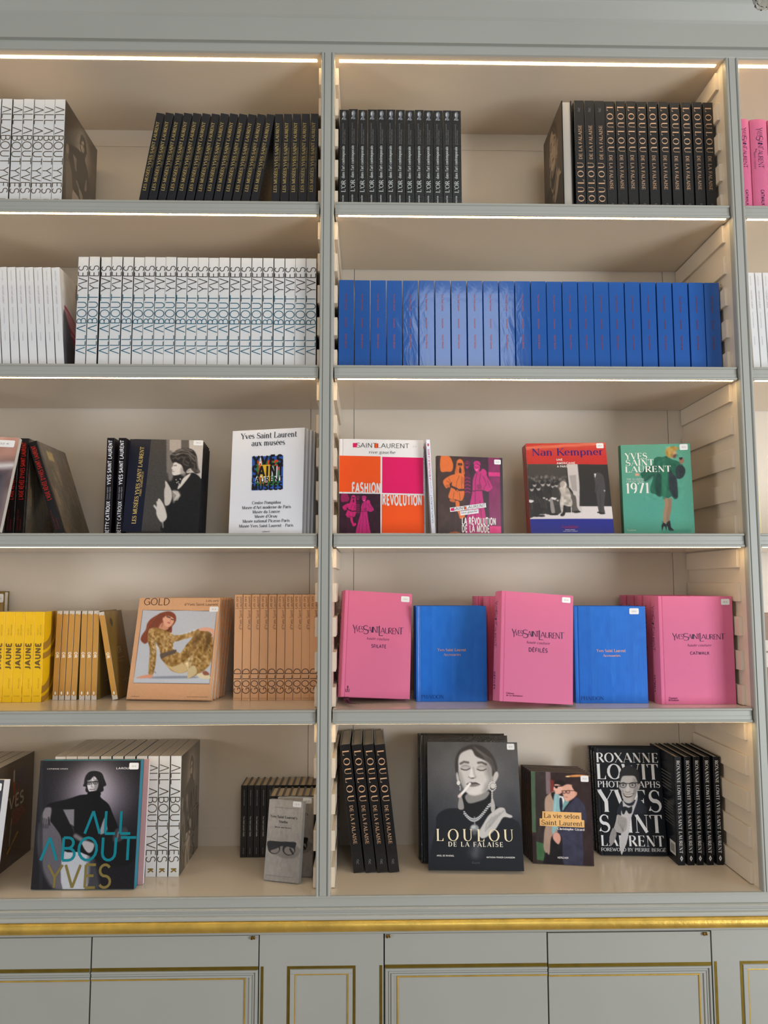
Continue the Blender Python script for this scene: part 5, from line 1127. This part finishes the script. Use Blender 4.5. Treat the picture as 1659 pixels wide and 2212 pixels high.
def goldlady():
    c = Cv(160, 190, (178, 184, 194), .84, Qo)
    c.rect(90, 190, 1500, 1750, TAN, .003)
    Q4 = [(362, 418), (1396, 432), (1285, 1468), (215, 1455)]
    c.poly([(358, 414), (1400, 428), (1289, 1472), (211, 1459)], (40, 34, 34), .003, False); c.poly(Q4, (190, 194, 202), .003, False)
    c.glow(800, 1500, 900, 250, (168, 174, 186), .0, 1)
    c.poly([(222, 1385), (1290, 1385), (1288, 1462), (217, 1450)], (196, 200, 208), .01, False); c.poly([(480, 1370), (1000, 1360), (1100, 1390), (500, 1395)], (140, 146, 158), .012)
    HR, HD = (132, 66, 44), (72, 36, 28)
    c.poly([(640, 450), (740, 435), (815, 480), (828, 560), (800, 620), (770, 660), (765, 720), (740, 750), (680, 730), (640, 640), (560, 700), (470, 700), (440, 780), (430, 870), (380, 905), (325, 850), (345, 780), (400, 700), (420, 620), (470, 550), (560, 490)], HR, .01)
    for k in range(9): c.line([(600+14*k, 470), (520+14*k, 560), (440+16*k, 660), (400+18*k, 760)], HD if k % 2 else (172, 92, 62), 9, .01, .6)
    c.poly([(630, 600), (690, 620), (720, 700), (650, 720), (580, 690)], (206, 146, 116), .01)
    c.poly([(640, 540), (680, 500), (760, 500), (800, 560), (780, 620), (740, 660), (700, 665), (660, 620)], (224, 166, 138), .01)
    c.line([(700, 512), (745, 528)], (50, 30, 30), 12, .005); c.line([(760, 548), (792, 560)], (50, 30, 30), 11, .005); c.line([(712, 600), (738, 606)], (190, 80, 84), 13, .005); c.line([(752, 560), (745, 585)], (190, 130, 108), 6, .006)
    c.poly([(660, 470), (740, 470), (820, 510), (815, 545), (760, 515), (690, 500), (650, 530)], HR, .008)
    c.poly([(665, 720), (720, 690), (765, 650), (768, 720), (745, 752), (690, 742)], HR, .008); c.line([(700, 725), (750, 680)], HD, 12, .008)
    c.line([(625, 660), (640, 610)], (120, 70, 50), 10, .01, .6)
    GA, GD, GL = (158, 122, 66), (92, 66, 34), (222, 196, 142)
    c.poly([(455, 690), (520, 700), (530, 850), (545, 1020), (530, 1200), (490, 1340), (430, 1335), (435, 1200), (450, 1000), (425, 850), (430, 740)], GA, .008)
    c.poly([(480, 680), (620, 690), (760, 760), (800, 800), (800, 900), (780, 980), (860, 1010), (880, 1040), (980, 880), (1060, 800), (1140, 730), (1250, 710), (1330, 780), (1345, 860), (1330, 1060), (1290, 1210), (1180, 1310), (1010, 1390), (985, 1370), (1000, 1290), (900, 1320), (760, 1290), (680, 1200), (610, 1120), (600, 1040), (560, 920), (510, 820)], GA, .008)
    c.poly([(800, 790), (900, 775), (1030, 740), (1150, 690), (1165, 740), (1060, 810), (940, 840), (800, 875)], GA, .008)
    c.poly([(660, 1190), (760, 1230), (900, 1180), (1060, 1060), (1010, 1250), (900, 1320), (780, 1290)], (206, 180, 130), .012)
    c.poly([(990, 1260), (1080, 1210), (1110, 1320), (1000, 1392), (980, 1380)], (204, 184, 140), .008)
    r = np.random.default_rng(3)
    for k in range(120):
        t = r.random(); x, y = [(450+70*r.random(), 740+580*t), (560+230*r.random(), 740+330*t), (900+400*r.random(), 760+430*t)][k % 3]
        if (k % 3 == 2) and (y < 1560-.72*x or y > 2350-.85*x): continue
        c.line([(x, y), (x+14+12*r.random(), y+10+18*r.random())], GL if k % 2 else GD, 6, .006, .6)
    BODY = [(455, 690), (620, 690), (760, 760), (860, 775), (1150, 690), (1250, 710), (1340, 790), (1345, 860), (1330, 1060), (1290, 1210), (1180, 1310), (1080, 1220), (980, 1260), (900, 1180), (760, 1230), (610, 1120), (600, 1040), (545, 960), (530, 1200), (490, 1340), (430, 1335), (450, 1000), (425, 850)]
    HOLE = [(800, 885), (930, 850), (1050, 815), (960, 930), (880, 1035), (800, 985), (782, 930)]
    c.texture(BODY, 34, 46, 9); c.texture(BODY, 26, 22, 4)
    c.poly(HOLE, (188, 192, 200), .006)
    c.poly([(600, 1050), (700, 1020), (820, 990), (810, 1040), (700, 1080), (640, 1110), (610, 1110)], (96, 82, 70), .01)
    c.poly([(1070, 800), (1160, 740), (1180, 830), (1040, 1060), (1000, 1240), (1060, 1040)], GD, .03, a=.5); c.poly([(1240, 760), (1320, 780), (1290, 900), (1230, 1020)], GD, .03, a=.7)
    c.poly([(1150, 690), (1240, 668), (1340, 690), (1362, 730), (1350, 790), (1320, 810), (1330, 760), (1290, 730), (1160, 718)], (226, 168, 142), .008)
    c.poly([(430, 1340), (490, 1350), (470, 1385), (330, 1392), (250, 1385), (340, 1355)], (216, 152, 120), .008)
    c.poly([(1110, 1340), (1200, 1320), (1290, 1360), (1290, 1400), (1180, 1395)], (222, 208, 172), .008); c.poly([(1190, 1310), (1240, 1290), (1290, 1340), (1220, 1350)], (150, 90, 70), .01)
    c.noise(4); return c
gld = Book('tan_hardback', .2391, .2848, .021, (TAN, 'satin'), Q=Qo)
gld.add('cover_picture', picture('cover_picture', goldlady(), .2391, .2848, PRINT, (.055, 0, 1, 1)) if False else picture('cover_picture', goldlady(), .2391, .2848, PRINT))
gld.ft([('GOLD', 'sans', 378, 340, 735, 342, 98), ('Les ors', 'sans', 1252, 292, 1422, 294, 34), ("d'Yves Saint Laurent", 'sans', 948, 350, 1416, 352, 38), ('Gallimard', 'italic', 186, 1646, 298, 1648, 14), ('MUSEE YVES SAINT LAURENT PARIS', 'sans', 975, 1656, 1270, 1658, 12)], (44, 32, 28), e=.0008)
gld.sticker(1300, 366, 1415, 442, '35 \u20ac')
MG = face(-.6662, .150, z4+.0008, -3.0, 14.4)
MG = face(-.6662, .1750, z4+.0008, -7.0, 14.4)
gld.make(MG, 'tan cover with a woman in a gold catsuit, cover out on fourth shelf')
for i in range(4):
    gld.make(behind(MG, .0222*(i+1), .001*(i+1)), 'tan book %s behind the gold catsuit cover, fourth shelf' % ORDS[i], 'tan books stacked behind', drop=('cover_picture', 'cover_lettering', 'price_sticker') if i else ('cover_picture', 'price_sticker'))
gsp = Book('tan_hardback', .198, .291, .0223, (TAN, 'satin'), groove=False)
gsp.sp([('GOLD', 'sans', 'up', .064, .297, .06, .90), ('Les ors', 'sans', 'up', .867, .983, .10, .44), ("d'Yves Saint Laurent", 'sans', 'up', .667, .983, .58, .92)], (48, 24, 28)); gsp.sp([('Gallimard', 'italic', 'across', .016, .026, .08, .92)], (150, 100, 72), 'publisher_name')
ge = [507.1, 525.4, 543.8, 562.0, 580.2, 598.6, 616.8, 634.8, 652.6, 669.6, 686.0]
row(gsp, 4, .1735, ge, 1285, '# from left of ten tan spines with black lettering, fourth shelf', 'tan spines on the fourth shelf', jit=.0005)
bf = blue_book('silk', front=True); bf2 = blue_book('silk', front=True, price=(1412, 214, 1508, 276, '49,95 \u20ac'))
def dropf(b): return ('cover_lettering', 'price_sticker', 'blind_lettering', 'cover_cloth')
bf.make(face(.1329, .1400, z4+.0004, -1.6, 0), 'blue watered silk cover beside the leftmost pink book, fourth shelf', 'blue books shown cover out')
bf2.make(face(.5610, .0990, z4+.0004, -2, 0), 'blue watered silk cover with a price sticker, between two pink books, fourth shelf', 'blue books shown cover out')
bf.make(face(.1300, .1850, z4, -1.0), 'blue hardback behind the unstickered blue cover on the fourth shelf', 'blue books queued behind', drop=dropf(bf))
bf.make(face(.5590, .1470, z4, -1.5), 'blue hardback behind the stickered blue cover on the fourth shelf', 'blue books queued behind', drop=dropf(bf))
# box in the right bay
bx = Book('taupe_box', .16, .240, .05, ((146, 124, 104), 'matt'), Q=(0, 0, 1, 0, 0, 1, 1, 1), groove=False)
bx.fr([[(.05, .055), (.075, .03), (.10, .055), (.075, .08)]], (236, 230, 222), 'diamond_mark'); bx.fr([[(.14, .30), (.30, .30), (.30, .42), (.14, .42)], [(.14, .44), (.34, .44), (.34, .60), (.14, .60)]], (214, 206, 190), 'cover_print')
bx.make(face(1.0480, .080, z4+.0004), 'taupe cover with a small white diamond, right bay fourth shelf')
# ribbons of the pink books
def ribbon(name, pts, wd, col, label, par=None):
    V, F = [], []
    for i, p in enumerate(pts): V += [(p[0]-wd/2, p[1], p[2]), (p[0]+wd/2, p[1], p[2]), (p[0]+wd/2, p[1]+.0004, p[2]-.0004), (p[0]-wd/2, p[1]+.0004, p[2]-.0004)]
    for i in range(len(pts)-1):
        for k in range(4): F.append((4*i+k, 4*i+(k+1) % 4, 4*i+4+(k+1) % 4, 4*i+4+k))
    return mesh(name, V, F, plain(col, 'satin'))
ob = [o for o in bpy.data.objects if o.get('label', '').startswith('pink cloth hardback with black title at the left')][0]
inv = MS.inverted()
for dx in (0.0, .007):
    pts = [inv @ Vector(p) for p in ((-.062+dx, .100, z4+.0110), (-.060+dx, .078, z4+.0070), (-.055+dx*1.2, .062, z4+.0022), (-.046+dx*1.4, .050, z4+.0016), (-.034+dx*1.2, .046, z4+.0016))]
    put('ribbon', ribbon('ribbon', pts, .008, (14, 10, 16), ''), ob)
# ---- comp 5
z5 = ZS[5]
Qy2 = (0, 0, 1, 0, 0, 1, 1, 1)
def yvescover():
    c = Cv(70, 90, (74, 62, 50), .8); c.noise(5, 5)
    c.line([(.46, .10), (.46, .22)], (196, 188, 180), .025, .006); c.line([(.46, .22), (.52, .42)], (150, 56, 40), .04, .01); c.line([(.62, .22), (.54, .40)], (140, 50, 38), .03, .01)
    c.poly([(.46, .46), (.80, .50), (.74, .60), (.46, .62)], (120, 50, 44), .02, a=.7); c.poly([(.55, .12), (.80, .10), (.78, .24), (.58, .26)], (70, 58, 90), .04, a=.6)
    c.line([(.44, .55), (.40, .80)], (150, 142, 130), .015, .006); c.line([(.36, .86), (.62, .72)], (206, 150, 56), .018, .006); c.line([(.48, .82), (.48, .98)], (56, 66, 110), .04, .03, .7); c.line([(.30, .60), (.24, .68)], (120, 112, 104), .02, .01); c.noise(4); return c
yv = Book('brown_paperback', .235, .2821, .030, ((60, 50, 42), 'satin'), hard=False, Q=Qy2, pages=PAGESG)
yv.add('cover_picture', picture('cover_picture', yvescover(), .235, .2821, PRINTG)); yv.ft([('YVES', 'bold', .20, .47, .74, .43, .115)], (168, 156, 142), e=.0008)
for i in range(4):
    yv.make(spine_out(yv, -.9860-.0306*i-.0306, .118, z5+.0004), '%s from right of the brown paperbacks at the far left of the bottom shelf' % ORDS[i], 'brown paperbacks at the bottom shelf left')
wh = Book('white_edged_book', .14, .27, .03, ((24, 22, 34), 'satin'), hard=False, Q=Qy2, pages=mat('pages_bright', (236, 238, 244), .6))
wh.sticker(.80, .03, .97, .1, '35 \u20ac')
wh.make(face(P(5, 1840, .05)[0]-.150, .030, z5+.0008, -6, 9), 'dark cover with bright white page edge at the far left of the bottom shelf')
MA = face(-.8546, .0500, z5+.0004, -.7, 5.3)
aay_f.make(MA, 'black cover with a seated man and teal lettering, bottom shelf left')
teal = Book('large_paperback', .262, .3100, .012, ((196, 150, 150), 'matt'), hard=False, Q=Qaay, pages=mat('pages_white', (226, 226, 228), .6))
teal.make(behind(MA, .0312, .012), 'pale paperback right behind the black cover with teal lettering', None)

ae = [119.3, 142.6, 166.8, 191.2, 216.6, 242.4, 268.2, 294.4, 319.8, 343.6, 368.8, 393.2]
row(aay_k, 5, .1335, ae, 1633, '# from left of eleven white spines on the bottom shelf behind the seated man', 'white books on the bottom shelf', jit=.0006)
# sticker on the last one
# small studio books
std = Book('small_hardback', .098, .1990, .0178, ((26, 25, 25), 'wrap'), groove=False, pages=mat('pages_cream', (214, 196, 166), .8, lines=2600.0))
std.sp([("Yves Saint Laurent's Studio", 'boldserif', 'down', .29, .57, .42, .66), ('JEROMINE SAVIGNON', 'sans', 'down', .72, .94, .44, .58), ('ACTES SUD', 'sans', 'down', .05, .135, .44, .58)], (176, 172, 166))
se_ = [520.9+13.95*i for i in range(13)]
row(std, 5, .2745, se_, 1697, '# from left of twelve small dark spines in the rear row, bottom shelf', 'small dark spines in the rear row', jit=.0005)
row(std, 5, .160, [581.6+14.5*i for i in range(8)], 1717, '# from left of seven small dark spines in the front row, bottom shelf', 'small dark spines in the front row', jit=.0005)
Qst = (738, 672, 1275, 735, 585, 2055, 1115, 2120)
sf = Book('small_paperback', .0978, .199, .018, ((186, 180, 170), 'matt'), hard=False, Q=Qst, pages=mat('pages_blue', (196, 206, 216), .7, lines=2600.0))
def glasses():
    c = Cv(70, 130, (150, 144, 136), .49, Qst); c.glow(900, 900, 500, 500, (172, 166, 158), .8, 1); c.noise(7, 20); c.noise(5)
    c.poly([(680, 1420), (800, 1640), (1010, 1700), (1150, 1640), (1130, 1500)], (96, 90, 84), .02, a=.5)
    for cx, cy, rx, ry in ((770, 1520, 98, 104), (1000, 1545, 100, 106)):
        c.ell(cx, cy, rx, ry, (26, 22, 20), .006); c.ell(cx+4, cy+20, rx-22, ry-34, (128, 120, 112), .006)
    c.poly([(668, 1430), (700, 1395), (860, 1410), (1000, 1415), (1115, 1430), (1105, 1500), (1080, 1530), (990, 1500), (890, 1490), (800, 1530), (720, 1550), (672, 1500)], (22, 18, 18), .006)
    c.line([(700, 1560), (790, 1480)], (30, 26, 24), 26, .006); c.line([(1060, 1620), (1020, 1540)], (30, 26, 24), 26, .006); return c
sf.add('cover_picture', picture('cover_picture', glasses(), .0978, .199, PRINT))
sf.ft([("Yves Saint Laurent's", 'boldserif', 738, 990, 1160, 1035, 46), ('Studio', 'boldserif', 868, 1085, 1004, 1100, 42), ('Mirror and Secrets', 'boldserif', 800, 1168, 1052, 1194, 24)], (52, 46, 44)); sf.ft([('JEROMINE SAVIGNON', 'sans', 812, 830, 1132, 852, 20), ('PHOTOGRAPHS BY THE STUDIO', 'sans', 632, 1982, 1028, 2030, 14)], (110, 104, 98), 'subtitle_lettering')
sf.sticker(1113, 718, 1235, 832, '22 \u20ac')
sf.make(face(-.2720, .1000, z5+.0006, -17, 9.0), 'small grey paperback with spectacles on its cover, front of the bottom shelf')
sf.make(face(-.2440, .128, z5+.0006, -5, 5.0), 'small grey paperback standing just behind the spectacles cover, bottom shelf')
# leaning portrait books
for i, (bx_, tx_) in enumerate(((763.8, 729.2), (789.6, 755.4), (814.6, 780), (839.2, 809.2))):
    b = lou if i < 3 else loup
    b = lou
    x = P(bx_, 1886, .148)[0]
    b.make(spine_out(b, x+.0004*i, .1485, z5+.0004, lean=-6.6), '%s from left of four black gold-lettered books leaning left, bottom shelf' % ORDS[i], 'black portrait books leaning on the bottom shelf')
louf = Book('hardback_book', .2548, .3318, .030, ((10, 11, 15), 'satin'), Q=Ql)
louf.add('cover_picture', picture('cover_picture', portrait(200, 260), .2548, .3318, PRINT))
louf.ft([('LOULOU', 'wide', 342, 1662, 1438, 1692, 160)], (240, 226, 190), e=.0008); louf.ft([('DE LA FALAISE', 'wideb', 512, 1742, 1288, 1764, 62)], (240, 232, 214), e=.0009)
louf.ft([('ARIEL DE RAVENEL', 'bold', 342, 1882, 592, 1888, 20), ('NATASHA FRASER-CAVASSONI', 'bold', 1056, 1906, 1458, 1914, 20)], (226, 224, 220), 'author_lettering', e=.0008); louf.ft([('Rizzoli', 'italic', 846, 1984, 962, 1986, 30)], (90, 92, 100), 'publisher_name', e=.0008)
louf.sticker(1340, 288, 1450, 380, '60 \u20ac')
ML = face(.1638, .140, z5+.0008, -3.2, 17.5)
louf.make(ML, 'large black cover with a portrait of a woman smoking, bottom shelf')
lob = Book('hardback_book', .2548, .338, .0262, ((9, 9, 11), 'wrap'), Q=Ql)
lob.make(face(.1480, .2080, z5+.0008, -2.4, 15.1), 'film-wrapped black book right behind the portrait of the woman smoking')
lob.make(face(.1440, .2380, z5+.0008, -2.6, 15.1), 'film-wrapped black book second behind the portrait of the woman smoking')
# two men
Qv = (385, 290, 1435, 350, 395, 1940, 1505, 1995)
def twomen():
    c = Cv(120, 180, (52, 38, 38), .68, Qv)
    c.rect(385, 280, 465, 1400, (84, 108, 84), .01); c.rect(465, 280, 650, 2000, (58, 50, 48), .01); c.poly([(650, 290), (735, 310), (740, 700), (655, 720)], (128, 110, 114), .01, False)
    c.poly([(735, 440), (800, 480), (790, 700), (735, 700)], (130, 50, 44), .02, False); c.poly([(1000, 400), (1200, 370), (1430, 400), (1180, 410)], (236, 160, 90), .012); c.ell(1040, 400, 34, 12, (250, 220, 160), .01)
    c.poly([(465, 1560), (620, 1600), (600, 1900), (470, 1880)], (72, 112, 74), .01, False); c.rect(385, 1400, 470, 1460, (60, 44, 44), .01)
    # first man: beige coat, light blue scarf
    c.poly([(640, 780), (720, 700), (800, 660), (860, 720), (900, 900), (880, 1300), (830, 1500), (780, 1560), (740, 1560), (700, 1790), (600, 1700), (610, 1400), (640, 1250), (625, 950)], (176, 150, 132), .01)
    c.poly([(740, 1480), (900, 1400), (960, 1600), (980, 2000), (600, 2000), (640, 1760), (700, 1790)], (30, 26, 30), .01)
    c.poly([(740, 700), (820, 680), (800, 760), (790, 840)], (36, 32, 34), .01)
    c.poly([(800, 720), (880, 730), (900, 900), (905, 1040), (880, 1250), (800, 1390), (750, 1400), (770, 1050)], (140, 184, 190), .01); c.line([(830, 760), (800, 1050)], (180, 214, 216), 14, .012, .7)
    c.poly([(880, 740), (960, 760), (985, 830), (960, 940), (900, 850)], (226, 226, 224), .01, False); c.poly([(895, 790), (935, 800), (945, 960), (905, 1010), (890, 900)], (34, 38, 58), .006)
    c.poly([(800, 560), (830, 520), (900, 540), (970, 590), (980, 640), (920, 700), (880, 720), (820, 710), (810, 660), (785, 635)], (226, 178, 160), .01)
    c.poly([(800, 530), (830, 470), (920, 460), (990, 510), (990, 580), (940, 570), (870, 540)], (36, 28, 28), .01); c.line([(800, 570), (930, 572)], (24, 18, 20), 16, .004); c.ell(838, 588, 26, 24, (30, 24, 26), .005)
    # second man: dark suit
    c.poly([(1040, 880), (1180, 780), (1260, 830), (1340, 960), (1370, 1200), (1300, 1400), (1290, 2000), (970, 2000), (930, 1500), (850, 1400), (900, 1050), (960, 950)], (58, 58, 78), .01)
    c.poly([(985, 830), (1060, 850), (1010, 950), (960, 1030), (940, 960)], (120, 168, 170), .01); c.line([(1120, 820), (1000, 960), (960, 1030)], (26, 26, 36), 22, .006)
    c.poly([(930, 640), (960, 570), (1050, 540), (1150, 580), (1200, 660), (1190, 740), (1120, 810), (1040, 850), (990, 830), (960, 750)], (224, 172, 152), .01); c.poly([(1110, 570), (1170, 560), (1210, 640), (1195, 690), (1150, 650)], (50, 38, 36), .01)
    c.line([(930, 660), (1070, 655), (1180, 665)], (60, 34, 30), 9, .004)
    for x in (975, 1045): c.ell(x, 680, 36, 32, (50, 28, 26), .004); c.ell(x, 680, 27, 23, (200, 150, 134), .005)
    c.line([(990, 770), (1030, 775)], (170, 100, 92), 8, .006); c.ell(1180, 715, 20, 34, (214, 156, 138), .008)
    c.poly([(770, 1440), (830, 1400), (890, 1440), (905, 1530), (865, 1610), (800, 1560), (765, 1500)], (216, 160, 142), .01); c.line([(985, 1480), (1290, 1700)], (44, 44, 62), 10, .02, .6)
    c.noise(6, 16, seed=4); c.noise(4); return c
vie = Book('small_paperback', .1654, .2424, .0142, ((70, 56, 52), 'satin'), hard=False, Q=Qv, pages=PAGESG)
vie.add('cover_picture', picture('cover_picture', twomen(), .1654, .2424, PRINT))
vie.sr([[(0, .30), (1, .30), (1, .84), (0, .84)]], (170, 124, 40), 'spine_print')
vie.fr([[(582, 1020), (1275, 1056), (1280, 1188), (578, 1148)]], (240, 190, 122), 'title_label', e=.0005); vie.fr([[(530, 1145), (1328, 1190), (1332, 1322), (532, 1278)]], (240, 190, 122), 'title_label', e=.0005)
vie.ft([('La vie selon', 'book', 610, 1132, 1242, 1166, 80), ('Saint Laurent', 'book', 560, 1256, 1300, 1296, 82)], (84, 62, 40), e=.0009); vie.ft([('Christophe Girard', 'boldserif', 848, 1352, 1330, 1378, 38), ('HERSCHER', 'bold', 848, 1858, 1042, 1866, 30)], (236, 232, 230), 'author_lettering', e=.0009)
vie.sticker(1262, 388, 1405, 508, '19 \u20ac')
MV = face(.4586, .2050, z5+.0006, -9.0, 8.0)
vie.make(MV, 'paperback with two men in glasses and a cream title label, bottom shelf')
for i in range(5):
    vie.make(behind(MV, .0158*(i+1), -.0050*(i+1)), 'paperback %s behind the cover with two men, bottom shelf' % ORDS[i], 'paperbacks stacked behind the two men', drop=('cover_picture', 'title_label', 'cover_lettering', 'author_lettering', 'price_sticker'))
# big-lettered black book
Qx2 = (232, 205, 1275, 210, 345, 1895, 1425, 1915)
rox = Book('black_hardback', .1895, .2916, .0185, ((11, 15, 22), 'satin'), Q=Qx2, pages=PAGESG)
WL = (232, 232, 234)
rox.ft([('ROXANNE', 'didone', 272, 430, 1256, 434, 150), ('LOWIT', 'didone', 285, 702, 1268, 706, 240), ('PHOTOGRAPHS', 'didone', 296, 834, 1296, 840, 98), ('YVES', 'didone', 308, 1214, 1328, 1232, 340), ('SAINT', 'didone', 325, 1540, 1342, 1552, 270), ('LAURENT', 'didone', 360, 1752, 1366, 1766, 160), ('FOREWORD BY PIERRE BERG\u00c9', 'roman', 358, 1836, 1390, 1846, 50)], WL, e=.0006)
c = Cv(130, 200, (20, 26, 34), .66, Qx2)
mk = Cv(130, 200, (0, 0, 0), .66, Qx2)
def both(fn, pts, col, soft=.006, **k): fn(c, pts, col, soft, **k); fn(mk, pts, (255, 255, 255), soft)
PL = Cv.poly
# dark suit and hair mask the letters, then face, shirt, hand
both(PL, [(690, 1040), (640, 1100), (600, 1180), (600, 1262), (700, 1270), (860, 1268), (1000, 1262), (1085, 1240), (1090, 1150), (1010, 1060), (940, 980), (880, 1040)], (24, 30, 42))
both(PL, [(640, 760), (640, 600), (690, 520), (760, 480), (860, 500), (960, 600), (960, 780), (930, 800), (900, 680), (760, 650), (680, 680), (655, 800)], (30, 28, 30))
both(PL, [(650, 800), (655, 700), (690, 650), (780, 640), (880, 650), (925, 720), (930, 880), (905, 990), (860, 1060), (790, 1090), (720, 1060), (680, 980)], (198, 194, 192))
both(PL, [(930, 800), (965, 770), (975, 830), (940, 890)], (180, 175, 172)); both(PL, [(655, 800), (630, 790), (628, 840), (655, 880)], (180, 175, 172))
both(PL, [(690, 1040), (740, 1100), (800, 1130), (870, 1110), (920, 990), (930, 1040), (860, 1250), (820, 1400), (800, 1560), (770, 1700), (700, 1880), (670, 1880), (640, 1700), (680, 1500), (670, 1240), (700, 1140)], (206, 204, 206))
both(PL, [(600, 1280), (640, 1270), (700, 1300), (760, 1330), (770, 1430), (740, 1530), (640, 1560), (560, 1500), (580, 1380)], (176, 172, 170)); both(PL, [(490, 1580), (540, 1470), (600, 1540), (590, 1640), (520, 1760), (480, 1700)], (150, 146, 146))
c.poly([(860, 700), (925, 740), (925, 880), (900, 990), (850, 1060), (880, 900)], (130, 126, 124), .03, a=.7)
c.poly([(640, 760), (640, 600), (690, 520), (760, 480), (860, 500), (960, 600), (955, 780), (920, 720), (880, 655), (780, 648), (690, 660), (655, 740)], (36, 33, 34), .01)
for x in (700, 850): c.ell(x, 800, 56, 46, (30, 28, 30), .005); c.ell(x, 802, 46, 36, (176, 172, 170), .005); c.ell(x, 800, 14, 12, (30, 28, 28), .005)
c.line([(640, 770), (760, 775), (790, 775), (930, 762)], (28, 26, 28), 12, .004)
c.poly([(770, 790), (790, 790), (805, 900), (760, 915), (745, 890)], (216, 212, 210), .01); c.line([(740, 905), (775, 918), (810, 905)], (120, 110, 108), 7, .005)
c.poly([(700, 935), (780, 955), (870, 930), (840, 985), (780, 1000), (730, 985)], (90, 76, 74), .006); c.poly([(712, 945), (780, 960), (860, 942), (835, 968), (780, 978), (740, 968)], (236, 232, 228), .005)
c.line([(690, 880), (705, 940)], (130, 122, 120), 7, .008); c.line([(880, 880), (875, 940)], (120, 112, 110), 7, .008)
c.poly([(735, 1140), (790, 1160), (845, 1140), (840, 1240), (790, 1250), (755, 1200), (720, 1260), (690, 1250), (680, 1160)], (18, 20, 26), .006)
for k in range(4): c.line([(640+30*k, 1300+14*k), (630+34*k, 1400+12*k), (700, 1520)], (120, 116, 116), 7, .006, .7)
for k in range(4): c.line([(690+28*k, 1560), (680+22*k, 1860)], (160, 160, 164), 5, .006, .5)
c.poly([(940, 1540), (980, 1400), (1040, 1480), (1020, 1500)], (206, 204, 206), .005); c.noise(5)
me = picture('cover_picture', c, .1895, .2916, PRINT)
bm = bmesh.new(); bm.from_mesh(me); k = (mk.im[..., 0] > 120).ravel()
bm.verts.ensure_lookup_table(); bmesh.ops.delete(bm, geom=[v for i, v in enumerate(bm.verts) if not k[i]], context='VERTS')
for v in bm.verts: v.co.y = -.0011
bm.to_mesh(me); bm.free(); rox.add('cover_picture', me)
rox.sp([('ROXANNE LOWIT YVES SAINT LAURENT', 'didone', 'down', .11, .965, .24, .72)], (226, 226, 226)); rox.sr([[(.28, .062), (.5, .035), (.72, .062), (.5, .09)]], (226, 226, 226), 'publisher_mark'); rox.sr([[(.42, .062), (.5, .052), (.58, .062), (.5, .072)]], (22, 26, 32), 'publisher_mark', e=.0006)
# back cover print: text lines and barcode label
V, F = [], []
def bq(x0, x1, z0_, z1_, e=.0004):
    b = len(V); V.extend([(x0, rox.T+e, z0_), (x1, rox.T+e, z0_), (x1, rox.T+e, z1_), (x0, rox.T+e, z1_)]); F.append((b, b+1, b+2, b+3))
for i in range(8): bq(.02, .13, .155-.008*i, .157-.008*i)
for i in range(6): bq(.03, .12, .235-.009*i, .238-.009*i)
rox.add('back_text', mesh('back_text', V, F, plain((92, 90, 84))))
V, F = [], []; bq(.015, .055, .02, .055); rox.add('barcode_label', mesh('barcode_label', V, F, plain((206, 202, 196))))
V, F = [], []
for i in range(10): bq(.022+.0028*i, .0232+.0028*i, .026, .048, .0006)
rox.add('barcode', mesh('barcode', V, F, plain((40, 40, 44))))
MR = face(.6649, .2734-.05, z5+.0006, -3.0, 9)
MR = face(.6645, .2620, z5+.0006, -3.5, 8.8)
rox.make(MR, 'black cover with tall white serif letters over a smiling man, bottom shelf')
for i in range(2):
    rox.make(behind(MR, .0192*(i+1), -.0035*(i+1)), 'black book %s behind the tall white lettered cover, bottom shelf' % ORDS[i], 'black books stacked behind the lettered cover', drop=('cover_picture', 'cover_lettering', 'back_text', 'barcode', 'barcode_label'))
rxs = Book('x', .1935, .2916, .0185, ((20, 26, 34), 'satin')) if False else rox
for i, e in enumerate((1457.2, 1477.7, 1497.2, 1518.7, 1540.2)):
    x = P(e, 1633.5, .184)[0]
    rox.make(spine_out(rox, x, .184, z5+.0004), '%s of five black spines with white lettering at the bottom shelf right end' % ORDS[i], 'black spines at the right end')
# crystal pendant hanging from a chandelier above the frame
ch = empty('crystal_pendant', (0, 0, 0), label='faceted clear crystal ball hanging at the top right corner', cat='ornament')
pc = P(1653, -6, -.9); ch.location = tuple(pc)
gm = bpy.data.materials.new('crystal'); gm.use_nodes = True; b_ = gm.node_tree.nodes['Principled BSDF']
b_.inputs['Base Color'].default_value = (.97, .99, .95, 1); b_.inputs['Transmission Weight'].default_value = 1; b_.inputs['Roughness'].default_value = 0.02; b_.inputs['IOR'].default_value = 1.55
bm = bmesh.new(); bmesh.ops.create_icosphere(bm, subdivisions=2, radius=.0185); me = bpy.data.meshes.new('crystal_ball'); bm.to_mesh(me); bm.free(); me.materials.append(gm)
put('crystal_ball', me, ch)
bm = bmesh.new()
for k in range(22):
    r_ = .004 if k % 4 else .0075
    bmesh.ops.create_icosphere(bm, subdivisions=1, radius=r_, matrix=Matrix.Translation((0, 0, .0225+.0125*k)))
me = bpy.data.meshes.new('bead_chain'); bm.to_mesh(me); bm.free(); me.materials.append(gm); put('bead_chain', me, ch)
bpy.context.view_layer.update()
